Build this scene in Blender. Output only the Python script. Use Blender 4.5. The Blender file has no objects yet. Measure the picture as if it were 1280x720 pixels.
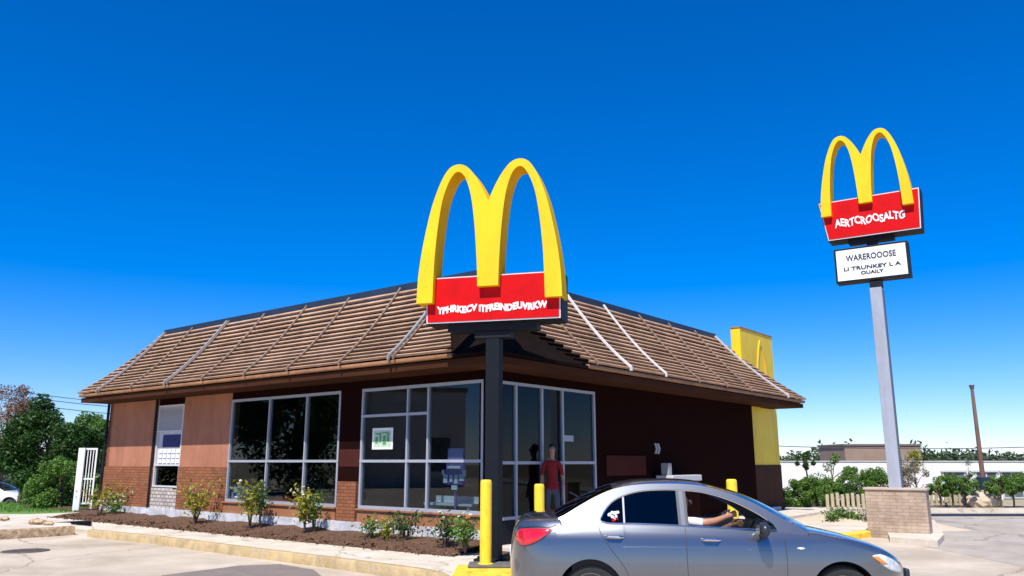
import bpy, bmesh, math, random
from mathutils import Vector, Matrix
from mathutils.geometry import tessellate_polygon
random.seed(7)
R = math.radians
sc = bpy.context.scene
col = sc.collection
F_PX = 1000.0; PITCH = math.atan(217/1000.0); CAMZ = 1.65
cp, sp = math.cos(PITCH), math.sin(PITCH)

# ---------- survey helpers: photograph pixel -> real point at a known distance or height
def ray(px, py):
    a = (px-640)/F_PX; b = (360-py)/F_PX
    return Vector((a, cp - b*sp, sp + b*cp))
def at(px, py, Y):
    r = ray(px, py); return Vector((0, 0, CAMZ)) + r*(Y/r.y)
def gnd(px, py, z=0.0):
    r = ray(px, py); return Vector((0, 0, CAMZ)) + r*((z-CAMZ)/r.z)

# ---------- materials
def nt(name):
    m = bpy.data.materials.new(name); m.use_nodes = True
    t = m.node_tree; b = t.nodes['Principled BSDF']
    return m, t, b
def mat(name, c, rough=.6, metal=0, var=.0, scale=6, bump=0, bscale=40, spec=.5, coat=0, c2=None, stretch=None, emis=None, detail=6):
    m, t, b = nt(name)
    b.inputs['Base Color'].default_value = (*c, 1); b.inputs['Roughness'].default_value = rough
    b.inputs['Metallic'].default_value = metal; b.inputs['Specular IOR Level'].default_value = spec
    b.inputs['Coat Weight'].default_value = coat
    if coat: b.inputs['Coat Roughness'].default_value = .04
    tc = t.nodes.new('ShaderNodeTexCoord'); src = tc.outputs['Object']
    if stretch:
        mp = t.nodes.new('ShaderNodeMapping'); mp.inputs['Scale'].default_value = stretch
        t.links.new(src, mp.inputs['Vector']); src = mp.outputs['Vector']
    if var or c2:
        n = t.nodes.new('ShaderNodeTexNoise'); n.inputs['Scale'].default_value = scale; n.inputs['Detail'].default_value = detail
        n.inputs['Roughness'].default_value = .65
        t.links.new(src, n.inputs['Vector'])
        r = t.nodes.new('ShaderNodeValToRGB')
        lo = tuple(x*(1-var) for x in c); hi = c2 if c2 else tuple(min(1, x*(1+var)) for x in c)
        r.color_ramp.elements[0].position = .33; r.color_ramp.elements[0].color = (*lo, 1)
        r.color_ramp.elements[1].position = .67; r.color_ramp.elements[1].color = (*hi, 1)
        t.links.new(n.outputs['Fac'], r.inputs['Fac']); t.links.new(r.outputs['Color'], b.inputs['Base Color'])
    if bump:
        n2 = t.nodes.new('ShaderNodeTexNoise'); n2.inputs['Scale'].default_value = bscale; n2.inputs['Detail'].default_value = 4
        t.links.new(src, n2.inputs['Vector'])
        bp = t.nodes.new('ShaderNodeBump'); bp.inputs['Strength'].default_value = bump; bp.inputs['Distance'].default_value = .02
        t.links.new(n2.outputs['Fac'], bp.inputs['Height']); t.links.new(bp.outputs['Normal'], b.inputs['Normal'])
    return m
def leafmat(name, c, c2, scale=3.0):
    m, t, b = nt(name)
    b.inputs['Roughness'].default_value = .55; b.inputs['Specular IOR Level'].default_value = .3
    g = t.nodes.new('ShaderNodeNewGeometry')
    r = t.nodes.new('ShaderNodeValToRGB'); r.color_ramp.elements[0].color = (*c, 1); r.color_ramp.elements[1].color = (*c2, 1)
    t.links.new(g.outputs['Random Per Island'], r.inputs['Fac']); t.links.new(r.outputs['Color'], b.inputs['Base Color'])
    tr = t.nodes.new('ShaderNodeBsdfTranslucent'); t.links.new(r.outputs['Color'], tr.inputs['Color'])
    mx = t.nodes.new('ShaderNodeMixShader'); mx.inputs['Fac'].default_value = .25
    out = t.nodes['Material Output']
    t.links.new(b.outputs[0], mx.inputs[1]); t.links.new(tr.outputs[0], mx.inputs[2]); t.links.new(mx.outputs[0], out.inputs['Surface'])
    return m
def glassmat(name, tint, trans=.9, rough=.0, gloss=1.0):
    m, t, b = nt(name); t.nodes.remove(b)
    out = t.nodes['Material Output']
    tr = t.nodes.new('ShaderNodeBsdfTransparent'); tr.inputs['Color'].default_value = (*[x*trans for x in tint], 1)
    gl = t.nodes.new('ShaderNodeBsdfGlossy'); gl.inputs['Roughness'].default_value = rough
    gl.inputs['Color'].default_value = (gloss, gloss, gloss, 1)
    fr = t.nodes.new('ShaderNodeFresnel'); ge_ = t.nodes.new('ShaderNodeNewGeometry'); mr = t.nodes.new('ShaderNodeMapRange')
    mr.inputs['To Min'].default_value = 1.5; mr.inputs['To Max'].default_value = 1/1.5
    t.links.new(ge_.outputs['Backfacing'], mr.inputs['Value']); t.links.new(mr.outputs['Result'], fr.inputs['IOR'])
    mx = t.nodes.new('ShaderNodeMixShader')
    t.links.new(fr.outputs[0], mx.inputs['Fac']); t.links.new(tr.outputs[0], mx.inputs[1]); t.links.new(gl.outputs[0], mx.inputs[2])
    t.links.new(mx.outputs[0], out.inputs['Surface'])
    return m
def brickmat(name, c1, c2, mort, bw=.22, rh=.075, ms=.012, bump=.6):
    m, t, b = nt(name); b.inputs['Roughness'].default_value = .85
    tc = t.nodes.new('ShaderNodeTexCoord'); sx = t.nodes.new('ShaderNodeSeparateXYZ'); t.links.new(tc.outputs['Object'], sx.inputs[0])
    ad = t.nodes.new('ShaderNodeMath'); ad.operation = 'ADD'; t.links.new(sx.outputs['X'], ad.inputs[0]); t.links.new(sx.outputs['Y'], ad.inputs[1])
    cx = t.nodes.new('ShaderNodeCombineXYZ'); t.links.new(ad.outputs[0], cx.inputs['X']); t.links.new(sx.outputs['Z'], cx.inputs['Y'])
    br = t.nodes.new('ShaderNodeTexBrick'); t.links.new(cx.outputs[0], br.inputs['Vector'])
    br.inputs['Scale'].default_value = 1; br.inputs['Brick Width'].default_value = bw; br.inputs['Row Height'].default_value = rh
    br.inputs['Mortar Size'].default_value = ms; br.inputs['Mortar Smooth'].default_value = .2
    br.inputs['Color1'].default_value = (*c1, 1); br.inputs['Color2'].default_value = (*c2, 1); br.inputs['Mortar'].default_value = (*mort, 1)
    n = t.nodes.new('ShaderNodeTexNoise'); n.inputs['Scale'].default_value = 2.5; n.inputs['Detail'].default_value = 8
    t.links.new(tc.outputs['Object'], n.inputs['Vector'])
    mp = t.nodes.new('ShaderNodeMapRange'); mp.inputs['To Min'].default_value = .65; mp.inputs['To Max'].default_value = 1.35
    t.links.new(n.outputs['Fac'], mp.inputs['Value'])
    mx = t.nodes.new('ShaderNodeMix'); mx.data_type = 'RGBA'; mx.blend_type = 'MULTIPLY'; mx.inputs['Factor'].default_value = 1
    t.links.new(br.outputs['Color'], mx.inputs['A']); t.links.new(mp.outputs['Result'], mx.inputs['B'])
    t.links.new(mx.outputs['Result'], b.inputs['Base Color'])
    bp = t.nodes.new('ShaderNodeBump'); bp.inputs['Strength'].default_value = bump; bp.inputs['Distance'].default_value = .01; bp.invert = True
    t.links.new(br.outputs['Fac'], bp.inputs['Height']); t.links.new(bp.outputs['Normal'], b.inputs['Normal'])
    return m

def grime(m, scale=.9, lo=.75, stretch=(1,1,1), cracks=0, p0=.38, p1=.58):
    t = m.node_tree; b = t.nodes['Principled BSDF']; inp = b.inputs['Base Color']
    tc = t.nodes.new('ShaderNodeTexCoord'); mp = t.nodes.new('ShaderNodeMapping'); mp.inputs['Scale'].default_value = stretch
    t.links.new(tc.outputs['Object'], mp.inputs['Vector'])
    n = t.nodes.new('ShaderNodeTexNoise'); n.inputs['Scale'].default_value = scale; n.inputs['Detail'].default_value = 12; n.inputs['Roughness'].default_value = .7; n.inputs['Distortion'].default_value = .6
    t.links.new(mp.outputs['Vector'], n.inputs['Vector'])
    r = t.nodes.new('ShaderNodeValToRGB'); r.color_ramp.elements[0].position = p0; r.color_ramp.elements[1].position = p1
    r.color_ramp.elements[0].color = (lo, lo*.97, lo*.93, 1); t.links.new(n.outputs['Fac'], r.inputs['Fac'])
    def mul(a_, b_):
        x = t.nodes.new('ShaderNodeMix'); x.data_type = 'RGBA'; x.blend_type = 'MULTIPLY'; x.inputs['Factor'].default_value = 1
        t.links.new(b_, x.inputs['B'])
        if hasattr(a_, 'links') : t.links.new(a_, x.inputs['A'])
        else: x.inputs['A'].default_value = a_
        return x.outputs['Result']
    src = inp.links[0].from_socket if inp.links else tuple(inp.default_value)
    out = mul(src, r.outputs['Color'])
    if cracks:
        v = t.nodes.new('ShaderNodeTexVoronoi'); v.feature = 'DISTANCE_TO_EDGE'; v.inputs['Scale'].default_value = cracks
        ad = t.nodes.new('ShaderNodeVectorMath'); ad.operation = 'MULTIPLY_ADD'
        t.links.new(n.outputs['Color'], ad.inputs[0]); ad.inputs[1].default_value = (.9,.9,.9); t.links.new(mp.outputs['Vector'], ad.inputs[2]); t.links.new(ad.outputs[0], v.inputs['Vector'])
        r2 = t.nodes.new('ShaderNodeValToRGB'); r2.color_ramp.elements[0].color = (.55,.5,.45,1); r2.color_ramp.elements[1].position = .010*cracks/.3
        t.links.new(v.outputs['Distance'], r2.inputs['Fac']); out = mul(out, r2.outputs['Color'])
    t.links.new(out, inp)
M = {}
M['lot'] = mat('lot_concrete', (.50,.42,.315), .85, var=.16, scale=.45, bump=.25, bscale=60, c2=(.60,.51,.40), detail=10)
M['road'] = mat('road_asphalt_pale', (.40,.35,.29), .9, var=.10, scale=.8, bump=.25, bscale=60, detail=10)
M['patch'] = mat('painted_ground_shadow', (.20,.165,.14), .9, var=.15, scale=3, bump=.4, bscale=80)  # dark tone standing in for a shadow on the ground
M['walk'] = mat('walk_concrete', (.62,.55,.45), .85, var=.08, scale=1.5, bump=.2, bscale=70, detail=10)
M['curb'] = mat('faded_yellow_curb', (.44,.34,.21), .85, c2=(.54,.39,.17), scale=5, bump=.5, bscale=30, detail=10)
M['curbstone'] = mat('rough_curb_stone', (.22,.13,.07), .9, c2=(.62,.47,.30), scale=9, bump=.8, bscale=25)
M['yellow'] = mat('yellow_paint', (.88,.60,.03), .45, var=.05, scale=8, bump=.08, bscale=15)
M['ycurb'] = mat('yellow_curb_paint', (.85,.57,.05), .6, var=.15, scale=7, bump=.3, bscale=30)
M['archy'] = mat('arch_yellow', (.82,.55,.0), .30, var=.07, scale=1.6, spec=.5, stretch=(1,1,.4))
M['archside'] = mat('arch_orange_yellow', (.86,.50,.0), .7, spec=.1, var=.1, scale=2)
M['pyl'] = mat('pylon_yellow', (.88,.62,.01), .5, var=.05, scale=2)
M['red'] = mat('sign_red', (.60,.002,.003), .5, spec=.15, var=.05, scale=2)
M['black'] = mat('black_metal', (.010,.012,.017), .6, spec=.2, var=.3, scale=3)
M['navy'] = mat('dark_navy_metal', (.018,.030,.055), .5, var=.2, scale=2)
M['postdark'] = mat('dark_post_paint', (.006,.009,.013), .6, spec=.15, var=.2, scale=3)
M['trim'] = mat('light_trim', (.6,.6,.62), .4)
M['white'] = mat('white_paint', (.8,.8,.78), .5, var=.04, scale=4)
M['ink'] = mat('ink_black', (.02,.02,.02), .6)
M['lightgrey'] = mat('grey_pole_paint', (.36,.39,.46), .45, var=.08, scale=2)
M['darkgrey'] = mat('painted_pole_shade', (.08,.10,.13), .5, var=.1, scale=2)  # shade tone for the right side of the tall pole
M['stone'] = brickmat('stacked_stone', (.46,.35,.26), (.38,.285,.21), (.34,.25,.18), .26, .07, .006, .7)
M['stonegrey'] = brickmat('grey_stacked_stone', (.55,.50,.44), (.40,.36,.32), (.22,.19,.17), .2, .09, .015, .9)
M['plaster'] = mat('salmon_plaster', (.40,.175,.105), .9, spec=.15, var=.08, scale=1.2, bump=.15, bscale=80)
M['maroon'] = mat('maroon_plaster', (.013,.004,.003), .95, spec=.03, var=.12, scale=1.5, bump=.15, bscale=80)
M['maroon2'] = mat('maroon_band', (.06,.018,.014), .9, spec=.05, var=.1, scale=2)
M['brick'] = brickmat('orange_brown_brick', (.31,.105,.035), (.22,.07,.025), (.13,.055,.03), .21, .068, .010)
M['found'] = mat('foundation_render', (.42,.43,.46), .85, c2=(.68,.68,.70), scale=4, bump=.3, bscale=30)
M['brown'] = mat('pylon_brown_base', (.07,.034,.02), .9, spec=.1, var=.1, scale=2)
M['slat'] = mat('tan_roof_slat', (.46,.29,.185), .85, spec=.15, var=.22, scale=1.6, bump=.3, bscale=25, detail=10)
M['roofback'] = mat('roof_backing', (.010,.006,.005), .95, spec=.05, var=.2, scale=3)
M['fascia'] = mat('fascia_orange_brown', (.33,.16,.075), .6, var=.15, scale=2)
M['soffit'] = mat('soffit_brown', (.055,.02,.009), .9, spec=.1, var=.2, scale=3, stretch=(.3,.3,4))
M['rib'] = mat('brown_roof_rib', (.19,.125,.09), .6, var=.15, scale=3)
M['ribgrey'] = mat('galvanised_roof_rib', (.24,.24,.25), .4, var=.15, scale=3)
M['ribwhite'] = mat('white_roof_rib', (.55,.52,.50), .4, var=.08, scale=3)
M['alu'] = mat('window_aluminium', (.36,.38,.43), .45, metal=.2, var=.05, scale=5)
M['glass'] = glassmat('window_glass', (.80,.90,.95), .78, gloss=.7)
M['glassdoor'] = glassmat('entrance_glass', (.55,.70,.78), .75, gloss=.35)
M['tint'] = glassmat('tinted_car_glass', (.05,.06,.08), .6)
M['wind'] = glassmat('windscreen_glass', (.5,.55,.55), .7)
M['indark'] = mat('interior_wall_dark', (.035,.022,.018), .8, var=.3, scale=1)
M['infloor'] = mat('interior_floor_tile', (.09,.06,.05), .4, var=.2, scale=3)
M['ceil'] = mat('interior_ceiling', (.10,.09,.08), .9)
M['purple'] = mat('purple_print', (.18,.12,.42), .6, var=.2, scale=5)
M['lilac'] = mat('pale_lilac', (.45,.42,.68), .6)
M['redseat'] = mat('red_vinyl', (.35,.015,.02), .45)
M['blue'] = mat('blue_print', (.03,.08,.40), .5)
M['green'] = mat('green_print', (.10,.30,.12), .6, var=.3, scale=12)
M['mulch'] = mat('mulch', (.030,.014,.007), .95, c2=(.17,.085,.042), scale=22, bump=1, bscale=40, detail=10)
M['grass'] = mat('grass_green', (.07,.16,.02), .9, c2=(.12,.26,.04), scale=5, bump=.5, bscale=60)
M['earth'] = mat('far_earth', (.16,.15,.07), .95, c2=(.26,.22,.13), scale=.3)
M['bark'] = mat('bark', (.10,.07,.05), .9, var=.3, scale=14, bump=.6, bscale=30)
M['pole'] = mat('weathered_pole_wood', (.17,.09,.065), .9, var=.3, scale=10, stretch=(1,1,.15))
M['leafd'] = leafmat('leaf_dark_green', (.020,.055,.010), (.055,.13,.022))
M['leafm'] = leafmat('leaf_mid_green', (.06,.14,.02), (.16,.28,.05))
M['leafy'] = leafmat('leaf_yellow_green', (.17,.20,.02), (.34,.30,.03))
M['leafb'] = leafmat('leaf_brown', (.16,.08,.045), (.30,.18,.11))
M['leafp'] = leafmat('leaf_pale_grey', (.20,.18,.12), (.50,.42,.36))
M['leafblue'] = leafmat('leaf_far_green', (.035,.07,.03), (.08,.11,.045))
M['petalo'] = leafmat('petal_orange', (.75,.18,.02), (.8,.32,.04))
M['petalw'] = leafmat('petal_white', (.75,.72,.62), (.82,.78,.5))
M['paint'] = mat('silver_car_paint', (.17,.18,.20), .24, metal=.8, coat=1.0, var=.02, scale=200)
M['wpaint'] = mat('white_car_paint', (.75,.76,.78), .3, coat=1)
M['tyre'] = mat('tyre_rubber', (.02,.02,.02), .85, bump=.2, bscale=60)
M['rim'] = mat('alloy_rim', (.5,.5,.52), .3, metal=.9)
M['chrome'] = mat('chrome', (.7,.7,.72), .12, metal=1)
M['plastic'] = mat('black_plastic', (.02,.025,.035), .35)
M['seam'] = mat('seam_dark', (.03,.035,.04), .6)
M['lamp_red'] = mat('tail_lamp_red', (.62,.01,.02), .15, coat=1, var=.25, scale=9)
M['lamp_clear'] = mat('head_lamp_clear', (.62,.66,.68), .1, coat=1, var=.3, scale=14)
M['lamp_amber'] = mat('lamp_amber', (.8,.25,.03), .15, coat=1)
M['seatdark'] = mat('seat_fabric_dark', (.025,.025,.028), .9)
M['skin'] = mat('skin', (.42,.19,.11), .5, var=.06, scale=20)
M['skind'] = mat('skin_tan', (.40,.20,.13), .55)
M['shirtred'] = mat('red_shirt_cloth', (.27,.008,.010), .85, bump=.3, bscale=30)
M['shirtwhite'] = mat('white_shirt_cloth', (.78,.76,.74), .85, bump=.3, bscale=30)
M['trous'] = mat('grey_trouser_cloth', (.10,.10,.12), .9, bump=.3, bscale=30)
M['hair'] = mat('dark_hair', (.015,.012,.010), .6)
M['wall_white'] = mat('white_render_wall', (.78,.75,.71), .85, var=.04, scale=.7)
M['wall_brown'] = mat('brown_block_wall', (.30,.205,.15), .9, var=.12, scale=.8)
M['winfar'] = mat('far_window_glass', (.10,.12,.11), .25, var=.5, scale=2)
M['rust'] = mat('rusty_iron', (.09,.07,.06), .7, var=.3, scale=9)
M['cream'] = mat('cream_picket_paint', (.42,.35,.22), .7, var=.1, scale=5)

grime(M['lot'], .55, .80, cracks=.22); grime(M['road'], .7, .80, cracks=.3); grime(M['walk'], 1.6, .84, cracks=.35)
grime(M['plaster'], 1.5, .80, (1,1,.35)); grime(M['slat'], 1.1, .72, (1,1,1)); grime(M['fascia'], 1.5, .7); grime(M['pyl'], 1.2, .86, (1,1,.2))
grime(M['archy'], 1.6, .88, (1,1,.25)); grime(M['red'], 3, .85); grime(M['wall_white'], .4, .88, (1,1,.4)); grime(M['found'], 3, .75); grime(M['yellow'], 9, .85, (1,1,.4), p0=.40, p1=.50)
grime(M['ycurb'], 5, .65, p0=.40, p1=.50); grime(M['curb'], 3, .7); grime(M['lightgrey'], 2, .85, (1,1,.15)); grime(M['stone'], 3, .8)
# ---------- mesh builder
class MB:
    def __init__(s): s.v = []; s.f = []; s.mi = []; s.cur = 0
    def add(s, vs, fs, mi=None):
        o = len(s.v); s.v += [tuple(p) for p in vs]
        for f in fs: s.f.append(tuple(i+o for i in f)); s.mi.append(s.cur if mi is None else mi)
        return s
    def box(s, x0, x1, y0, y1, z0, z1, T=None, mi=None):
        vs = [Vector((x, y, z)) for x in (x0, x1) for y in (y0, y1) for z in (z0, z1)]
        if T: vs = [T @ p for p in vs]
        return s.add(vs, [(0,1,3,2),(4,6,7,5),(0,4,5,1),(2,3,7,6),(0,2,6,4),(1,5,7,3)], mi)
    def prism(s, poly, z0, z1, T=None, mi=None, mside=None):      # polygon in xy, up z
        n = len(poly)
        vs = [Vector((p[0], p[1], z0)) for p in poly] + [Vector((p[0], p[1], z1)) for p in poly]
        if T: vs = [T @ p for p in vs]
        tri = tessellate_polygon([[Vector((p[0], p[1], 0)) for p in poly]])
        s.add(vs, [tuple(t) for t in tri] + [tuple(i+n for i in t) for t in tri], mi)
        o = len(s.v) - 2*n
        for i in range(n):
            j = (i+1) % n
            s.f.append((o+i, o+j, o+n+j, o+n+i)); s.mi.append(s.cur if (mside is None and mi is None) else (mside if mside is not None else mi))
        return s
    def tube(s, pts, r, n=8, caps=True):
        pts = [Vector(p) for p in pts]; k = len(pts)
        rs = r if isinstance(r, (list, tuple)) else [r]*k
        vs = []
        for i, p in enumerate(pts):
            d = (pts[min(i+1, k-1)] - pts[max(i-1, 0)]).normalized()
            a = d.orthogonal() if i == 0 else (pa - d*pa.dot(d))
            a.normalize(); pa = a; b = d.cross(a)
            for j in range(n):
                t = 2*math.pi*j/n; vs.append(p + (a*math.cos(t) + b*math.sin(t))*rs[i])
        fs = [(i*n+j, i*n+(j+1) % n, (i+1)*n+(j+1) % n, (i+1)*n+j) for i in range(k-1) for j in range(n)]
        if caps: fs += [tuple(range(n))[::-1], tuple((k-1)*n+j for j in range(n))]
        return s.add(vs, fs)
    def lathe(s, prof, n=32, axis='z', c=(0,0,0), mi=None):
        vs = []
        for (r, h) in prof:
            for j in range(n):
                t = 2*math.pi*j/n; x, y = r*math.cos(t), r*math.sin(t)
                p = (x, y, h) if axis == 'z' else (x, h, y)
                vs.append((p[0]+c[0], p[1]+c[1], p[2]+c[2]))
        k = len(prof)
        fs = [(i*n+j, i*n+(j+1) % n, (i+1)*n+(j+1) % n, (i+1)*n+j) for i in range(k-1) for j in range(n)]
        return s.add(vs, fs, mi)
    def grid(s, rows, mi=None):
        n = len(rows[0]); vs = [p for r in rows for p in r]
        return s.add(vs, [(i*n+j, i*n+j+1, (i+1)*n+j+1, (i+1)*n+j) for i in range(len(rows)-1) for j in range(n-1)], mi)
    def ball(s, c, r, n=10, sq=(1,1,1)):
        prof = []
        vs = []; m = n
        for i in range(m+1):
            a = math.pi*i/m
            for j in range(n*2):
                t = math.pi*j/n
                vs.append((c[0]+r*sq[0]*math.sin(a)*math.cos(t), c[1]+r*sq[1]*math.sin(a)*math.sin(t), c[2]+r*sq[2]*math.cos(a)))
        w = n*2
        return s.add(vs, [(i*w+j, i*w+(j+1) % w, (i+1)*w+(j+1) % w, (i+1)*w+j) for i in range(m) for j in range(w)])
    def leaf(s, c, size, up=.3):
        d = Vector((random.gauss(0,1), random.gauss(0,1), random.gauss(0,1)*.7+up)).normalized()
        e = d.cross(Vector((random.gauss(0,1), random.gauss(0,1), random.gauss(0,1)))).normalized()
        L = size*random.uniform(.6, 1.3); w = L*.42
        c = Vector(c); o = len(s.v)
        s.v += [tuple(c - d*L*.5), tuple(c + e*w*.5), tuple(c + d*L*.5), tuple(c - e*w*.5)]
        s.f.append((o, o+1, o+2, o+3)); s.mi.append(s.cur)
    def build(s, name, mats, parent=None, smooth=False, origin=None, norm=True, bevel=0):
        if origin is not None:
            o = Vector(origin); vs = [(p[0]-o.x, p[1]-o.y, p[2]-o.z) for p in s.v]
        else: vs = s.v
        me = bpy.data.meshes.new(name); me.from_pydata(vs, [], s.f); me.update()
        if not isinstance(mats, (list, tuple)): mats = [mats]
        for m in mats: me.materials.append(m)
        if len(mats) > 1: me.polygons.foreach_set('material_index', s.mi)
        if norm:
            bm = bmesh.new(); bm.from_mesh(me)
            if smooth: bmesh.ops.remove_doubles(bm, verts=bm.verts, dist=1e-5)
            bmesh.ops.recalc_face_normals(bm, faces=bm.faces); bm.to_mesh(me); bm.free()
        if smooth:
            me.polygons.foreach_set('use_smooth', [True]*len(me.polygons))
            try: me.set_sharp_from_angle(angle=R(38))
            except Exception: pass
        ob = bpy.data.objects.new(name, me); col.objects.link(ob)
        if origin is not None: ob.location = origin
        if parent: ob.parent = parent
        if bevel:
            b = ob.modifiers.new('b', 'BEVEL'); b.width = bevel; b.segments = 2; b.limit_method = 'ANGLE'
        return ob
def islands(mb, name, mats, parent, **kw):
    par = {}
    def find(a):
        while par.setdefault(a, a) != a: par[a] = par[par[a]]; a = par[a]
        return a
    key = [tuple(round(c, 4) for c in v) for v in mb.v]
    for f in mb.f:
        r0 = find(key[f[0]])
        for i in f[1:]: par[find(key[i])] = r0
    groups = {}
    for f, mi in zip(mb.f, mb.mi): groups.setdefault(find(key[f[0]]), []).append((f, mi))
    outs = []
    for g in groups.values():
        n = MB(); mp = {}
        for f, mi in g:
            nf = []
            for i in f:
                if i not in mp: mp[i] = len(n.v); n.v.append(mb.v[i])
                nf.append(mp[i])
            n.f.append(tuple(nf)); n.mi.append(mi)
        outs.append(n.build(name, mats, parent, **kw))
    return outs
def tag(o, label, cat, group=None, kind=None):
    if label: o['label'] = label
    if cat: o['category'] = cat
    if group: o['group'] = group
    if kind: o['kind'] = kind
    return o
def empty(name, loc, rz=0, label=None, cat=None, group=None):
    e = bpy.data.objects.new(name, None); col.objects.link(e); e.location = loc; e.rotation_euler = (0, 0, rz); e.empty_display_size = .2
    return tag(e, label, cat, group)
def struct(o): o['kind'] = 'structure'; return o
def dup(root, loc, rz=0, sc_=1, label=None):
    r = root.copy(); col.objects.link(r); r.location = loc; r.rotation_euler = (0, 0, rz); r.scale = (sc_,)*3
    if label: r['label'] = label
    for ch in list(root.children):
        c = ch.copy(); col.objects.link(c); c.parent = r
        for g in list(ch.children):
            d = g.copy(); col.objects.link(d); d.parent = c
    return r
def textmesh(txt, size, width=None, extr=.004, bold=.0):
    cu = bpy.data.curves.new('writing', 'FONT'); cu.body = txt; cu.size = size; cu.extrude = extr; cu.offset = bold
    cu.align_x = 'CENTER'; cu.align_y = 'CENTER'; cu.resolution_u = 3
    ob = bpy.data.objects.new('writing', cu); col.objects.link(ob)
    bpy.context.view_layer.update()
    me = bpy.data.meshes.new_from_object(ob.evaluated_get(bpy.context.evaluated_depsgraph_get()))
    bpy.data.objects.remove(ob)
    if width:
        xs = [v.co.x for v in me.vertices]; w = max(xs)-min(xs); k = width/w
        for v in me.vertices: v.co.x *= k
    return me
def text_part(name, txt, size, T, m, parent, width=None, bold=0, jitter=0):
    me = textmesh(txt, size, width, bold=bold)
    for v in me.vertices:
        if jitter:
            v.co.y += jitter*math.sin(v.co.x*17)
        v.co = T @ v.co
    me.materials.clear(); me.materials.append(m)
    o = bpy.data.objects.new(name, me); col.objects.link(o); o.parent = parent
    return o

# =================================================================== GROUND
def smooth01(t): t = max(0, min(1, t)); return t*t*(3-2*t)
def terr(x, y):
    z = -.03
    z -= .75*smooth01((y-35)/6); z -= .8*smooth01((y-50)/10)
    return z
m = MB(); ys = [-60,-20,0,10,20,30,34,35,36,37,38,39,40,41,42,46,50,52,54,56,58,60,64,80,120,200,400,900,3000]
xs = [-3000,-900,-300,-120,-60,-30,-10,0,10,30,60,120,300,900,3000]
m.grid([[(x, y, terr(x, y)) for x in xs] for y in ys])
struct(m.build('ground', M['earth']))
m = MB(); m.box(-70, 70, -40, 34, -.025, 0); struct(m.build('parking_lot', M['lot']))
# pale asphalt road on the right behind the car
m = MB(); m.box(8.2, 70, 3, 33.5, .000, .004); struct(m.build('road', M['road']))
# cast shadow painted as a dark sheet on the lot, and manhole
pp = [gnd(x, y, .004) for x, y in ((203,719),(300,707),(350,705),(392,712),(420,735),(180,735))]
m = MB(); m.prism([(p.x, p.y) for p in pp], .001, .005); struct(m.build('painted_ground_shadow', M['patch']))
c = gnd(32, 689, 0)
m = MB(); m.lathe([(0,.010),(.30,.010),(.33,.007),(.36,.012),(.40,.012),(.41,.0)], 28); 
for k in range(-3, 4): m.box(-.24, .24, k*.07-.01, k*.07+.01, .009, .014)
tag(m.build('manhole_cover', M['rust'], origin=(0,0,0)), 'round dark iron manhole cover in the pale concrete at lower left', 'manhole cover').location = (c.x, c.y, .001)

# sidewalk along the left facade with its faded yellow kerb
SZ = .15
outer = [(118,662),(200,670),(330,686),(430,698),(500,707),(545,713),(562,719),(566,730)]
inner = [(620,700),(600,690),(480,677),(330,662),(220,650),(112,640)]
op = [gnd(x, y, SZ) for x, y in outer]; ip = [gnd(x, y, SZ) for x, y in inner]
corner = Vector((-.35, 10.0, 0))
poly = [(p.x, p.y) for p in op] + [(corner.x, corner.y), (-.35, 11.6)] + [(p.x, p.y) for p in ip]
m = MB(); m.prism(poly, -.02, SZ); struct(m.build('sidewalk', M['walk'], bevel=0))
def kerb(name, pts, w, h, ma, closed=False, z0=-.02, z1=None):
    m = MB(); pts = [Vector((p[0], p[1])) for p in pts]; n = len(pts)
    rows = []
    for i, p in enumerate(pts):
        d = (pts[min(i+1, n-1)] - pts[max(i-1, 0)]).normalized(); nn = Vector((d.y, -d.x))
        q = p + nn*w
        rows.append([(p.x, p.y, z0), (p.x, p.y, h), (p.x+nn.x*w*.12, p.y+nn.y*w*.12, h+.012), (q.x-nn.x*w*.2, q.y-nn.y*w*.2, h+.012), (q.x-nn.x*w*.04, q.y-nn.y*w*.04, h-.02), (q.x, q.y, z0)])
    m.grid(rows)
    for r in (rows[0], rows[-1]): m.add(r, [tuple(range(6))])
    return struct(m.build(name, ma, smooth=True))
dense = []
for i in range(len(op)-1):
    for k in range(8):
        t = k/8; dense.append(op[i].lerp(op[i+1], t))
dense.append(op[-1])
kerb('sidewalk_kerb', [(p.x+random.uniform(-.012,.012), p.y+random.uniform(-.012,.012)) for p in dense], .15, SZ, M['curb'])
# concrete path continuing left, flush with the lot
pl = [gnd(x, y, .01) for x, y in ((-300,628),(60,634),(112,641),(118,664),(60,656),(-300,640))]
m = MB(); m.prism([(p.x, p.y) for p in pl], -.02, .012); struct(m.build('path', M['walk']))
# rough stone-kerbed island at far left
il = [gnd(x, y, .2) for x, y in ((-400,671),(-60,667),(0,662),(60,659),(90,657),(88,653),(50,652),(-400,655))]
m = MB(); m.prism([(p.x, p.y) for p in il], -.02, .19); struct(m.build('kerbed_island', M['walk']))
kerb('island_kerb', [(p.x, p.y) for p in il[:5]], .14, .19, M['curbstone'])
# small rocks on the island edge
for i, (x, y, s) in enumerate(((46,655,.16),(60,656,.10),(5,650,.10))):
    p = gnd(x, y, .2); m = MB(); m.ball((0,0,0), s, 6, (1.3,.9,.5)); m.v = [(a+random.uniform(-.02,.02), b+random.uniform(-.02,.02), c_+random.uniform(-.015,.015)) for a, b, c_ in m.v]
    o = m.build('rock', M['curbstone'], origin=(0,0,0)); o.location = (p.x, p.y, .2+s*.3)
    tag(o, ['largest tan rock on the left island', 'middle small rock beside the largest one on the left island', 'smallest rock at the far left on the island'][i], 'rock', 'rocks on the island')
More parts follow.
